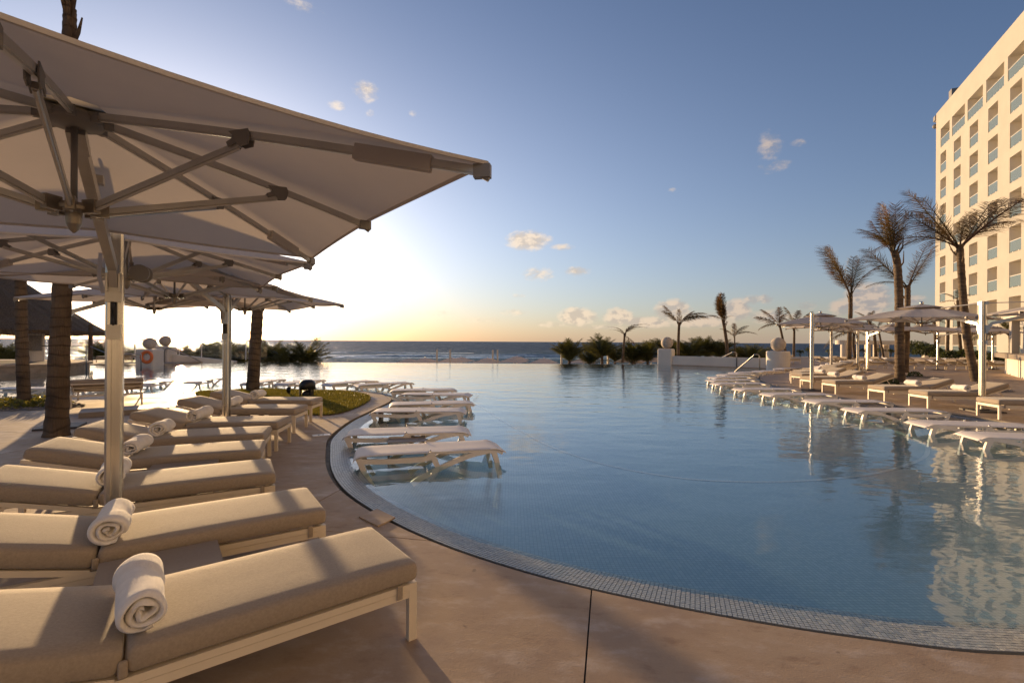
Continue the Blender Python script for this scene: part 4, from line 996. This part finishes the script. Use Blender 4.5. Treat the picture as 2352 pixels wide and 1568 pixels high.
# coconut palms on the beach side: clumps of upright fronds
def coco(px, ytop, Z, w, seed, label, lean=0, zb=-3.25, n=24, tall=None):
    r = random.Random(seed); ztop = EYE+(784.6+.0062*(px-1176)-ytop)/1111.7*Z; x = (px-1176)/1111.7*Z; H = ztop-zb
    R = thing('coconut_palm', label, 'coconut palm', (x, Z, zb), 0, 'coconut palms on the beach side'); th = max(.3, H-2.2)
    obj('trunk', MB().tube([(0, 0, 0), (lean*.3, 0, th*.6), (lean*.5, 0, th)], [.20, .15, .13], 8), M_trunk, R, smooth=True)
    for k in range(n):
        a = radians((k/(n-1)-.5)*2*w*.82+r.uniform(-8, 8)+lean*10); dep = r.uniform(-.8, .8); s = r.uniform(.85, 1.12)*.86
        if abs(a) > .7: s *= .8
        frond(R, FC[min(3, int(abs(a)*1.7+r.random()))], Vector((lean*.5, 0, th-r.random()*.4)), (sin(a), dep*.6, cos(a)), s, roll=r.uniform(-.4, .4))
CO = [(1308, 775, 46, 38, 'coconut palm standing alone at the right end of the open sea view'), (1352, 785, 52, 60, 'low coconut palm left of the big dark clump'), (1385, 766, 48, 55, 'big dark coconut palm left of the drooping palm'), (1412, 780, 52, 60, 'coconut palm just left of the drooping palm trunk'),
      (1448, 780, 50, 60, 'coconut palm just right of the drooping palm trunk'), (1462, 784, 56, 60, 'coconut palm behind the beach umbrella right of the drooping palm'), (1488, 779, 50, 50, 'coconut palm left of the stone ball pillar'), (1524, 772, 56, 45, 'coconut palm directly behind the stone ball'),
      (1548, 776, 52, 55, 'coconut palm left of the Y shaped palm'), (1580, 776, 50, 55, 'coconut palm right of the Y shaped palm trunk'), (1603, 766, 52, 50, 'coconut palm with a wide crown over the white wall'), (1628, 775, 56, 55, 'coconut palm between the Y palm and the brush palm'),
      (1652, 770, 52, 50, 'coconut palm left of the tied up brush palm'), (1700, 788, 56, 55, 'low coconut palm right of the brush palm'), (1727, 786, 52, 55, 'low coconut palm behind the right handrail'), (1752, 792, 58, 60, 'last low coconut palm before the white ball drum'),
      (415, 786, 44, 65, 'sunlit coconut palm beside the white pillar blocks'), (455, 780, 44, 60, 'golden coconut palm below the sun, second of its row'), (492, 786, 44, 60, 'golden coconut palm left of the second mast'), (512, 782, 46, 60, 'coconut palm directly behind the second mast'), (545, 780, 42, 50, 'coconut palm right of the second mast'),
      (617, 779, 42, 55, 'coconut palm right of the lawn palm trunk'), (574, 795, 46, 55, 'coconut palm hidden behind the lawn palm trunk'), (665, 783, 40, 60, 'left one of the two dark coconut palms at open sea'), (706, 777, 40, 55, 'right one of the two dark coconut palms at open sea'),
      (225, 775, 48, 60, 'coconut palm behind the glass fence left of the front mast'), (300, 790, 46, 60, 'coconut palm between the front mast and the pillar blocks'), (18, 776, 44, 60, 'coconut palm at the left edge under the thatch')]
for i, (px, yt, Z, w, lb) in enumerate(CO): coco(px, yt, Z, w, 50+i, lb, lean=[0, .3, -.2, .1, .5, -.4][i % 6])

# leafy shrubs and hedge
def leaf_clump(mb, c, rx, ry, rz_, n, s, r):
    for k in range(n):
        a, b_ = r.uniform(0, 2*pi), math.acos(r.uniform(-.3, 1)); q = r.uniform(.55, 1.0)
        p = Vector((c[0]+rx*q*sin(b_)*cos(a), c[1]+ry*q*sin(b_)*sin(a), c[2]+rz_*q*cos(b_))); d = Vector((r.gauss(0, 1), r.gauss(0, 1), r.gauss(.3, .8))).normalized(); e = d.cross(Vector((r.gauss(0, 1), r.gauss(0, 1), r.gauss(0, 1)))).normalized()
        mb.add([p-d*s, p+e*s*.45, p+d*s, p-e*s*.45], [(0, 1, 2, 3)])
def shrub(p, h, w, seed, label, group, n=260, s=.06, name='leafy_shrub', stems=5):
    r = random.Random(seed); R = thing(name, label, 'shrub', p, 0, group); st = MB(); fo = MB()
    for k in range(stems):
        a = r.uniform(0, 2*pi); q = Vector((w*.6*cos(a)*r.random(), w*.6*sin(a)*r.random(), h*r.uniform(.55, .9)))
        st.tube([(0, 0, 0), q*.5+Vector((0, 0, h*.1)), q], [.02, .014, .007], 5); leaf_clump(fo, q, w*.45, w*.45, h*.28, n//stems, s, r)
    obj('stems', st, M_trunk, R); obj('foliage', fo, M_bush, R)
for i, (px, py, Z, h, w, lb) in enumerate([(1858, 822, 55, 1.0, .5, 'young leafy shrub right of the white ball drum'), (1838, 822, 55, .9, .5, 'young leafy shrub between the drum and the nearest slender mast'), (1905, 822, 54, .9, .5, 'young shrub behind the leaning mast'),
        (1985, 822, 54, 1.0, .6, 'young shrub in front of the white pergola columns'), (2023, 822, 54, 1.1, .7, 'young shrub below the pergola beam, left of the tall palms'), (2046, 822, 54, .9, .5, 'young shrub just left of the tall palm trunks')]):
    shrub(((px-1176)/1111.7*Z, Z, EYE+(790-py)/1111.7*Z), h, w, 80+i, lb, 'young shrubs along the deck edge', 130, .09)
for i, (px, Z) in enumerate([(2100, 50), (2120, 49), (2140, 48), (2160, 47), (2183, 46), (2218, 45), (2240, 44), (2262, 42), (2285, 40)]):
    r = random.Random(200+i); mb = MB(); x = (px-1176)/1111.7*Z; hh = [1.9, 1.8, 1.5, 1.1, 1.0, 1.1, 1.0, .9, .9][i]
    leaf_clump(mb, (0, 0, hh*.45), 1.0, .7, hh*.62, 900, .10, r)
    tag(obj('hedge_bush', mb, M_bush, None, (x, Z, 0)), 'dense green hedge bush before the hotel, '+ORD[i]+' from the left', 'hedge', 'hedge in front of the hotel')
for i, (px, py, rx, lb) in enumerate([(2100, 866, 1.2, 'low green tuft at the foot of the tall double palm'), (2260, 897, .9, 'low green tuft behind the big right mast'), (2045, 884, 1.0, 'low green tuft left of the tall palm foot')]):
    c = at(px, py); bed_ring((c.x, c.y), rx, rx*.7, 30+i); mb = MB(); leaf_clump(mb, (0, 0, .05), .35, .3, .22, 160, .06, random.Random(300+i)); tag(obj('ground_tuft', mb, M_bush, None, (c.x, c.y, .01)), lb, 'plant', 'tufts at the palm feet')
c = at(56, 934); bed_ring((c.x, c.y), 1.3, .75, 40)
for i, (px, py) in enumerate([(18, 938), (80, 927), (115, 932), (-10, 930)]):
    c = at(px, py); mb = MB(); leaf_clump(mb, (0, 0, .04), .55, .35, .16, 260, .05, random.Random(310+i)); tag(obj('ground_tuft', mb, M_grass, None, (c.x, c.y, .01)), 'low grass tuft in the gravel under the mottled palm, '+ORD[i], 'plant', 'grass tufts under the left palms')

# ================================================================ BUILDINGS AND WALLS
# hotel: facade from its far corner towards the viewer
P0 = Vector((59.4, 68.0, 0)); fd = Vector((-.429, -.903, 0)).normalized(); fn = Vector((-fd.y, fd.x, 0))      # fn points into the building
if fn.x < 0: fn = -fn
def t_of(px):
    r = (px-1176)/1111.7; return (68*r-59.4)/(.903*r-.429)
HB = thing('hotel', 'tall white hotel with rows of recessed glass balconies', 'building', tuple(P0), 0)
Mf = Matrix((fd, fn, Vector((0, 0, 1)))).transposed().to_4x4()
def fp(u, w, z): return Mf.to_3x3() @ Vector((u, w, z))
PITCH, Z0F = 3.53, 7.32
colx = [(2157.6, 2170.5), (2188.0, 2204.0), (2224.2, 2243.5), (2266.5, 2289), (2316.5, 2344)]
top = [(2157.6, 2178), (2183.6, 2213), (2219, 2254), (2261.5, 2302.5), (2311, 2352)]
cols = [(t_of(a), t_of(b_)) for a, b_ in colx]; tops = [(t_of(a), t_of(b_)) for a, b_ in top]
# continue the same rhythm beyond the frame
w_ = cols[-1][1]-cols[-1][0]; st_ = cols[-1][0]-cols[-2][0]
for k in range(1, 4): cols.append((cols[4][0]+st_*k, cols[4][1]+st_*k)); tops.append((tops[4][0]+st_*k, tops[4][1]+st_*k))
NV = len(cols)
for k in range(1, 20): cols.append((cols[NV-1][0]+st_*k, cols[NV-1][1]+st_*k)); tops.append((tops[NV-1][0]+st_*k, tops[NV-1][1]+st_*k))
VIS = cols[NV-1][1]+1; LEN = cols[-1][1]+2; ROOF = 33.9; opens = []
for k in range(-2, 6):
    z0 = Z0F+PITCH*k
    for (u0, u1) in cols: opens.append((u0, u1, z0 if k > -2 else .26, z0+2.62))
for (u0, u1) in tops: opens.append((u0, u1, Z0F+PITCH*6, Z0F+PITCH*6+2.55))
us = sorted(set([0, LEN]+[u for o in opens for u in o[:2]])); zs = sorted(set([-1.5, ROOF]+[z for o in opens for z in o[2:]]))
wall = MB(); DP = 1.5
idx = {}
def vtx(u, z):
    if (u, z) not in idx: idx[(u, z)] = len(wall.v); wall.v.append(tuple(fp(u, 0, z)))
    return idx[(u, z)]
for i in range(len(us)-1):
    for j in range(len(zs)-1):
        uc, zc = (us[i]+us[i+1])/2, (zs[j]+zs[j+1])/2
        if any(o[0] < uc < o[1] and o[2] < zc < o[3] for o in opens): continue
        wall.f.append((vtx(us[i], zs[j]), vtx(us[i+1], zs[j]), vtx(us[i+1], zs[j+1]), vtx(us[i], zs[j+1])))
D = 22
for q in ([(0, 0, -1.5), (0, 0, ROOF), (0, D, ROOF), (0, D, -1.5)], [(LEN, 0, -1.5), (LEN, D, -1.5), (LEN, D, ROOF), (LEN, 0, ROOF)], [(0, 0, ROOF), (LEN, 0, ROOF), (LEN, D, ROOF), (0, D, ROOF)], [(0, D, -1.5), (0, D, ROOF), (LEN, D, ROOF), (LEN, D, -1.5)]):
    wall.add([fp(*p) for p in q], [(0, 1, 2, 3)])
obj('facade_wall', wall, M_hotel, HB)
bal_cache = {}; far_rec = MB(); far_door = MB()
for (u0, u1, z0, z1) in opens:
    if u0 > VIS:                                   # beyond the frame the wing only goes on as recesses
        V = [(u0, 0, z0), (u1, 0, z0), (u1, 0, z1), (u0, 0, z1), (u0, DP, z0), (u1, DP, z0), (u1, DP, z1), (u0, DP, z1)]
        far_rec.add([fp(*p) for p in V], [(0, 1, 5, 4), (1, 2, 6, 5), (2, 3, 7, 6), (3, 0, 4, 7), (4, 5, 6, 7)])
        far_door.box(u0+.4*(u1-u0), u1-.1, DP-.08, DP-.02, z0, z1-.4, Mf); continue
    w, h = round(u1-u0, 2), round(z1-z0, 2); key = (w, h)
    if key not in bal_cache:
        rec = MB(); V = [(0, 0, 0), (w, 0, 0), (w, 0, h), (0, 0, h), (0, DP, 0), (w, DP, 0), (w, DP, h), (0, DP, h)]
        rec.add([fp(*p) for p in V], [(0, 1, 5, 4), (1, 2, 6, 5), (2, 3, 7, 6), (3, 0, 4, 7), (4, 5, 6, 7)])
        dr = MB(); a0, a1 = (w*.60, w*.96)
        dr.add([fp(*p) for p in [(a0, DP-.03, .02), (a1, DP-.03, .02), (a1, DP-.03, h*.86), (a0, DP-.03, h*.86)]], [(0, 1, 2, 3)])
        df = MB()
        for (x0, x1, y0, y1) in ((a0-.06, a0, 0, h*.87), (a1, a1+.05, 0, h*.87), ((a0+a1)/2-.03, (a0+a1)/2+.03, .02, h*.86), (a0, a1, h*.86, h*.89)):
            df.box(x0, x1, DP-.07, DP-.02, y0, y1, Mf)
        gl = MB(); npan = max(1, round(w/1.6))
        for k in range(npan): gl.box(.03+(w-.06)*k/npan+.01, .03+(w-.06)*(k+1)/npan-.01, .05, .065, .07, 1.14, Mf)
        hr = MB().box(0, w, .03, .085, 1.15, 1.20, Mf)
        for k in range(npan*2): x = w*(k+.5)/(npan*2); hr.box(x-.04, x+.04, .035, .08, 0, .10, Mf)
        bal_cache[key] = [m_.mesh(n_, k_) for m_, n_, k_ in ((rec, 'balcony', M_recess), (dr, 'door_glass', M_doorglass), (df, 'door_frame', M_trim), (gl, 'glass_railing', M_rail_glass), (hr, 'handrail', M_trim))]
    c = bal_cache[key]; B = put('balcony', c[0], HB, fp(u0, 0, z0))
    for n_, m_ in zip(('door_glass', 'door_frame', 'glass_railing', 'handrail'), c[1:]): put(n_, m_, B)
tag(obj('wing_recesses', far_rec, M_recess, HB), kind='stuff'); tag(obj('wing_doors', far_door, M_doorglass, HB), kind='stuff')
obj('roof_stack', MB().box(1.2, 2.2, 1.0, 2.0, ROOF, ROOF+2.3, Mf), M_grey, HB)
fl = MB().box(-.9, -.1, .1, .3, ROOF-.9, ROOF-.75, Mf); c_ = fp(-.8, .2, ROOF-.55); fl.box(-1.2, -.4, .0, .6, ROOF-.7, ROOF-.05, Mf); fl.ball(tuple(fp(-1.1, .2, ROOF-1.35)), .33, 10)
obj('floodlight', fl, M_grey, HB)

# bar kiosk at the right edge
K0, K1 = Vector((27.4, 26.9, 0)), Vector((24.1, 22.8, 0)); ku = (K1-K0).normalized(); kn = Vector((-ku.y, ku.x, 0)); kn = kn if kn.x > 0 else -kn
Mk = Matrix.Translation(K0) @ Matrix((ku, kn, Vector((0, 0, 1)))).transposed().to_4x4()
KB = thing('bar_kiosk', 'white bar kiosk with a granite counter at the right edge', 'kiosk')
obj('base_wall', MB().box(0, 9, 0, 5, 0, .90, Mk), M_white, KB)
obj('counter', MB().box(-.35, 9, -.42, .5, .905, 1.14, Mk), M_granite, KB)
obj('pillar', MB().box(.35, 1.15, .12, .42, 1.143, 2.86, Mk), mat('shaded grey pillar', (.36, .345, .33), .8), KB)  # grey base colour carries the shade lying on this pillar
obj('side_wall', MB().box(1.9, 9, .55, .8, 1.143, 2.86, Mk), M_white, KB)
obj('shutter', MB().box(1.2, 1.85, .9, .95, 1.143, 2.5, Mk), M_doorglass, KB)
obj('roof_slab', MB().box(.2, 9, -.1, 5.2, 2.865, 3.08, Mk), M_white, KB)

# low garden wall with ball pillar at the infinity edge
wa, wb = Vector((10.75, 35.75, 0)), Vector((16.9, 30.6, 0)); wu = (wb-wa).normalized(); wn = Vector((-wu.y, wu.x, 0)); wn = wn if wn.y > 0 else -wn
Mw = Matrix.Translation(wa) @ Matrix((wu, wn, Vector((0, 0, 1)))).transposed().to_4x4(); WLn = (wb-wa).length
GW = thing('garden_wall', 'low white wall with a square end pillar behind the pool', 'wall')
obj('wall', MB().box(1.12, WLn, .02, .42, -3.2, .62, Mw), M_white, GW)
obj('pillar', MB().rbox(.55, .34, 2.2, .12, (.56, .25, -1.05), 1, 1, 1, 0, Mw), M_white, GW, smooth=False, weld=True)
cc = Mw @ Vector((.62, .25, 1.57)); tag(obj('stone_ball', MB().ball((0, 0, 0), .43, 24), M_ball, None, cc, smooth=True), 'stone ball on the square wall pillar beyond the pool', 'stone ball', 'decorative stone balls')
w2 = thing('garden_wall', 'long low white parapet along the far right deck edge', 'wall')
obj('wall', MB().tube([(17.6, 31.6, .0), (20.3, 36, .0), (24.3, 45, .0), (33, 57.2, 0)], 0, sq=(.4, .44)), M_white, w2)
c = at(1787, 848); drum = thing('ball_drum', 'white round drum pedestal near the handrails', 'pedestal', (c.x, c.y, -.3))
obj('drum', MB().lathe([(.66, 0), (.66, 1.36), (.62, 1.40)], 32), M_white, drum, smooth=False)
tag(obj('stone_ball', MB().ball((0, 0, 0), .43, 24), M_ball, None, (c.x, c.y, 1.52), smooth=True), 'stone ball on the white round drum', 'stone ball', 'decorative stone balls')
# left pillars
def block(px0, px1, py, ptop, label, r=.3):
    a, b_ = at(px0, py), at(px1, py); h = EYE-(ptop-780)/1111.7*a.y; cx, hw = (a.x+b_.x)/2, (b_.x-a.x)/2
    R = thing('ball_pillar', label, 'pedestal', (cx, a.y+.5, -.3)); obj('pillar', MB().rbox(hw, .5, (h+.3)/2, .12, (0, 0, (h+.3)/2), 1, 1, 1), M_white, R, weld=True)
    return cx, a.y, h, hw
x1, y1, h1, w1 = block(309, 355, 840, 803, 'white pillar carrying the orange lifebuoy')
tag(obj('stone_ball', MB().ball((0, 0, 0), .36, 24, 1.0), M_ball, None, (x1-.02, y1+.5, h1+.34), smooth=True), 'stone ball on the lifebuoy pillar', 'stone ball', 'decorative stone balls')
x2, y2, h2, w2_ = block(350, 390, 832, 796, 'white pillar behind the lifebuoy pillar, beside the sloping wall')
tag(obj('stone_ball', MB().ball((0, 0, 0), .38, 24), M_ball, None, (x2+.0, y2+.5, h2+.36), smooth=True), 'stone ball on the pillar behind the lifebuoy', 'stone ball', 'decorative stone balls')
LB = thing('lifebuoy', 'orange lifebuoy hanging on the white pillar', 'lifebuoy', (x1+.22, y1-.06, h1-.47))
mb = MB(); n, m_ = 28, 10
for i in range(n):
    for j in range(m_):
        a, q = 2*pi*i/n, 2*pi*j/m_; mb.v.append(((.31+.095*cos(q))*cos(a), .06*sin(q), (.31+.095*cos(q))*sin(a)))
for i in range(n):
    for j in range(m_): mb.f.append((i*m_+j, ((i+1) % n)*m_+j, ((i+1) % n)*m_+(j+1) % m_, i*m_+(j+1) % m_))
obj('ring', mb, M_orange, LB, smooth=True)
obj('grab_rope', MB().tube([(.43*cos(a), -.02, .43*sin(a)-.03) for a in [pi*(1.05+.9*i/10) for i in range(11)]], .010, 5), M_white, LB)
obj('hook', MB().tube([(0, .03, .30), (0, -.03, .22), (0, -.03, .12)], .012, 5), M_dark, LB)
# sloping wall down to the infinity edge
sw = [at(391, 832), at(395, 834), at(514, 836.5)]
A, B_ = Vector((-23.9, 35.4, 0)), Vector((-21.2, 35.9, 0))
SW = thing('sloping_wall', 'white wall sloping down to the infinity edge beside the pillars', 'wall')
mb = MB(); a0, a1 = Vector((x2+w2_+.04, y2+.35, 0)), Vector((-20.6, 35.95, 0)); pn = Vector((0, .35, 0))
mb.add([a0+Vector((0, 0, -.5)), a1+Vector((0, 0, -.5)), a1+Vector((0, 0, .02)), a0+Vector((0, 0, .52))]+[p+pn for p in (a0+Vector((0, 0, -.5)), a1+Vector((0, 0, -.5)), a1+Vector((0, 0, .02)), a0+Vector((0, 0, .52)))],
       [(0, 1, 2, 3), (7, 6, 5, 4), (3, 2, 6, 7), (1, 5, 6, 2), (0, 3, 7, 4), (0, 4, 5, 1)]); obj('wall', mb, M_white, SW)

# handrails
def handrail(pts, label, r=.035):
    return tag(obj('handrail', MB().tube(pts, r, 8), M_rail, smooth=True), label, 'handrail', 'polished steel pool handrails')
def hr2(pa, pb, pc, Zt, label):
    """low end in the water, top bend, foot"""
    A, Cc = at(*pa, -.05), at(*pc); Bv = Vector((Cc.x-.25, Cc.y, .98)); 
    handrail([A+Vector((0, 0, -.2)), A, A.lerp(Bv, .9)]+spline([A.lerp(Bv, .9), Bv, Vector((Cc.x-.04, Cc.y, .93)), Vector((Cc.x, Cc.y, .78))], 5)[1:]+[Vector((Cc.x, Cc.y, 0))], label)
hr2((1626, 836.5), 0, (1692, 843), 0, 'steel handrail against the low white wall, farther one')
hr2((1688, 853.5), 0, (1744.5, 856), 0, 'steel handrail left of the white round drum, nearer one')
p0 = Vector((x2+.35, y2-.1, 0)); handrail([p0]+spline([p0+Vector((0, 0, .7)), p0+Vector((.1, 0, .92)), p0+Vector((.35, .1, .92)), p0+Vector((1.4, .8, .35))], 5)+[p0+Vector((1.9, 1.0, 0))], 'steel handrail beside the pillars in the sun glow', .03)
q0 = at(198, 853, 0); q1 = Vector((q0.x-4.6, q0.y+2.0, 0)); handrail([q0+Vector((0, 0, -.3)), q0+Vector((0, 0, 1.22)), q1+Vector((0, 0, 1.22)), q1], 'dark steel railing beyond the bar island, left of the front mast', .03)
q2 = Vector((q0.x+.2, q0.y, 0)); handrail([q2+Vector((0, 0, 1.22)), q2+Vector((.7, .2, .86)), q2+Vector((2.2, .4, .84)), q2+Vector((2.2, .4, 0))], 'steel rail step running to the right of the dark railing', .03)
for i, px in enumerate((42, 50)): 
    p = at(px, 848); handrail([p, p+Vector((0, 0, 1.0)), p+Vector((.25, .35, 1.12))], 'upright steel grab bar on the bar island, '+('left' if i == 0 else 'right')+' one', .05)

# glass fence beyond the left pool
for i in range(7):
    xa = -31.5+1.75*i; R = thing('glass_fence_panel', 'clear glass fence panel beyond the left pool, '+ORD[i]+' from the left', 'fence', (xa, 38.2, 0), 0, 'glass fence panels')
    obj('pane', MB().box(.08, 1.68, -.01, .01, .1, 1.12), M_clear, R); obj('post', MB().box(-.03, .03, -.03, .03, 0, 1.22), M_trim, R)

# palapa with its bar island
PC = Vector((-30.6, 26.6, 0)); PR, PE, PA = 6.4, 1.92, 6.9
PL = thing('palapa', 'round palm thatched bar roof on a stout column', 'palapa', tuple(PC)); r = random.Random(9)
mb = MB(); N = 72; prof = [(0.05, PA), (1.5, PA-1.12), (3.0, PA-2.30), (4.4, PA-3.38), (5.5, PA-4.22), (PR, PE+.12), (PR-.12, PE-.10), (PR-.8, PE+.05), (3.0, PE+2.0), (.3, PE+4.0)]
for (rr, z) in prof:
    for k in range(N): q = 1+r.uniform(-.012, .012); mb.v.append((rr*q*cos(2*pi*k/N), rr*q*sin(2*pi*k/N), z+r.uniform(-.05, .05)))
for i in range(len(prof)-1):
    for k in range(N): mb.f.append((i*N+k, i*N+(k+1) % N, (i+1)*N+(k+1) % N, (i+1)*N+k))
obj('thatch_roof', mb, M_thatch, PL)
fr_ = MB()
for k in range(2600):
    a = r.uniform(0, 2*pi); t_ = r.random()**.5; rr = 1.2+(PR-1.2)*t_; z = PA-.90-(PA-PE-1.0)*((rr-1.2)/(PR-1.2))+.03; d = Vector((cos(a), sin(a), -.75)).normalized(); s_ = Vector((-sin(a), cos(a), 0))*.025; p = Vector((rr*cos(a), rr*sin(a), z)); l = r.uniform(.2, .5)
    fr_.add([p-s_, p+s_, p+d*l+Vector((0, 0, .05+r.uniform(-.04, .06)))], [(0, 1, 2)])
for k in range(900):
    a = r.uniform(0, 2*pi); p = Vector(((PR-.05)*cos(a), (PR-.05)*sin(a), PE+.05)); s_ = Vector((-sin(a), cos(a), 0))*.03
    fr_.add([p-s_, p+s_, p+Vector((cos(a)*.05, sin(a)*.05, -r.uniform(.12, .3)))], [(0, 1, 2)])
tag(obj('thatch_straw', fr_, M_thatch, PL), kind='stuff')
ca = Vector((-25.5, 25.95, 0)); co = tuple(ca-PC); obj('column', MB().lathe([(.33, .30), (.33, PE+.55)], 24, co[0], co[1]), M_white, PL, smooth=False)
obj('wooden_post', MB().lathe([(.11, .2), (.10, PE+.5)], 10, co[0]+1.6, co[1]+1.5), M_trunk, PL)
obj('menu_board', MB().box(co[0]+.02, co[0]+.68, co[1]-.42, co[1]-.36, .95, 1.75), M_granite, PL)
IS = thing('bar_island', 'round stone bar island standing in the pool', 'bar', (-25.6, 24.2, -.3))
obj('stone_wall', MB().lathe([(3.4, 0), (3.4, .60)], 72), mat('rough island stone', (.34, .27, .20), .9, var=.25, vscale=3, bump=.02, bscale=8), IS)
obj('counter_top', MB().lathe([(3.5, .605), (3.5, .69), (2.6, .69), (2.6, .605)], 72), M_deck, IS)
obj('inner_bar', MB().lathe([(2.3, .60), (2.3, .69), (.3, .69)], 48), M_granite, IS)
for i, (px, hh) in enumerate([(0, .34), (8, .30), (15, .36)]):
    p = at(px, 851, .39); B = thing('bottle', 'dark liquor bottle on the bar counter, '+ORD[i]+' from the left', 'bottle', tuple(p+Vector((0, .8, .0))), 0, 'bottles on the bar counter')
    obj('bottle_glass', MB().lathe([(.055, 0), (.055, hh*.6), (.02, hh*.75), (.018, hh)], 12), M_bottle, B, smooth=True); obj('cap', MB().lathe([(.022, hh), (.022, hh+.03)], 10), M_dark, B)

# pergola far right
PG = thing('pergola', 'white beach pergola with a flat beam, behind the shrubs', 'pergola')
def pgx(px, Z): return (px-1176)/1111.7*Z
obj('beam', MB().tube([(pgx(1930, 56), 56, 1.72), (pgx(2090, 54), 54, 1.72)], 0, sq=(.9, .44)), M_white, PG); obj('end_drum', MB().lathe([(.75, 1.50), (.75, 1.97)], 24, pgx(1936, 56), 56), M_white, PG)
for i, (px, w) in enumerate([(1939, .34), (1993, .28), (2012, .26), (2034, .30), (2079, .3)]): obj('column', MB().lathe([(w*1.1, -.6), (w*1.1, 1.495)], 16, pgx(px, 55.4), 55.4), M_white, PG)
sp_ = thing('shower_post', 'white post with a square head near the hotel corner', 'post', (pgx(2125, 58), 58, 0)); obj('post', MB().box(-.25, .25, -.2, .2, -.3, .6), M_white, sp_); obj('head', MB().box(-.75, .75, -.3, .3, .603, 1.35), M_white, sp_)

# ================================================================ SMALL THINGS
c = at(706, 911); SPK = thing('garden_speaker', 'black garden speaker with a domed hood on the lawn', 'speaker', (c.x, c.y, .01))
obj('hood', MB().lathe([(.225, .20), (.215, .34), (.19, .42), (.12, .465), (.02, .475)], 24), M_black, SPK, smooth=True)
for k in range(3): a = pi/2+2*pi*k/3+.5; obj('hood_leg', MB().box(-.05, .05, .165, .215, 0, .205, Matrix.Rotation(a, 4, 'Z')), M_black, SPK)
obj('body', MB().lathe([(.13, 0), (.15, .06), (.12, .15), (.03, .175)], 20), M_black, SPK, smooth=True)
c = at(664, 908); SL = thing('garden_spotlight', 'small black tilted spotlight on the lawn', 'spotlight', (c.x, c.y, .01))
obj('lamp_head', MB().tube([(-.02, 0, .10), (.04, -.12, .20)], .055, 12), M_black, SL); obj('spike', MB().box(-.015, .015, -.015, .015, 0, .10), M_black, SL)
# flat white depth tile with two dark strokes
c = at(738, 1000); DM = thing('depth_tile', 'white rectangular depth tile with dark marks, set at the pool rim', 'tile', (c.x, c.y, .001), radians(28))
obj('tile_plate', MB().box(-.14, .14, -.07, .07, 0, .008), M_marker, DM); mk = MB()
for x0 in (-.035, .035): mk.add([(x0-.022, -.035, .0095), (x0-.006, -.035, .0095), (x0+.014, .035, .0095), (x0-.002, .035, .0095)], [(0, 1, 2, 3)]).add([(x0-.022, .012, .0095), (x0-.012, .004, .0095), (x0+.014, .03, .0095), (x0+.012, .036, .0095)], [(0, 1, 2, 3)])
obj('printed_mark', mk, M_dark, DM)
# removable slab over the gutter
c1, c2, c3, c4 = at(824, 1189), at(866, 1171.5), at(908, 1191.5), at(868, 1211)
cm = (c1+c2+c3+c4)/4
SC = tag(obj('cover_slab', MB().prism([(p.x-cm.x, p.y-cm.y) for p in (c1, c4, c3, c2)], .001, .013), M_deck, None, (cm.x, cm.y, .001)), 'small square stone cover bridging the pool gutter', 'cover slab')
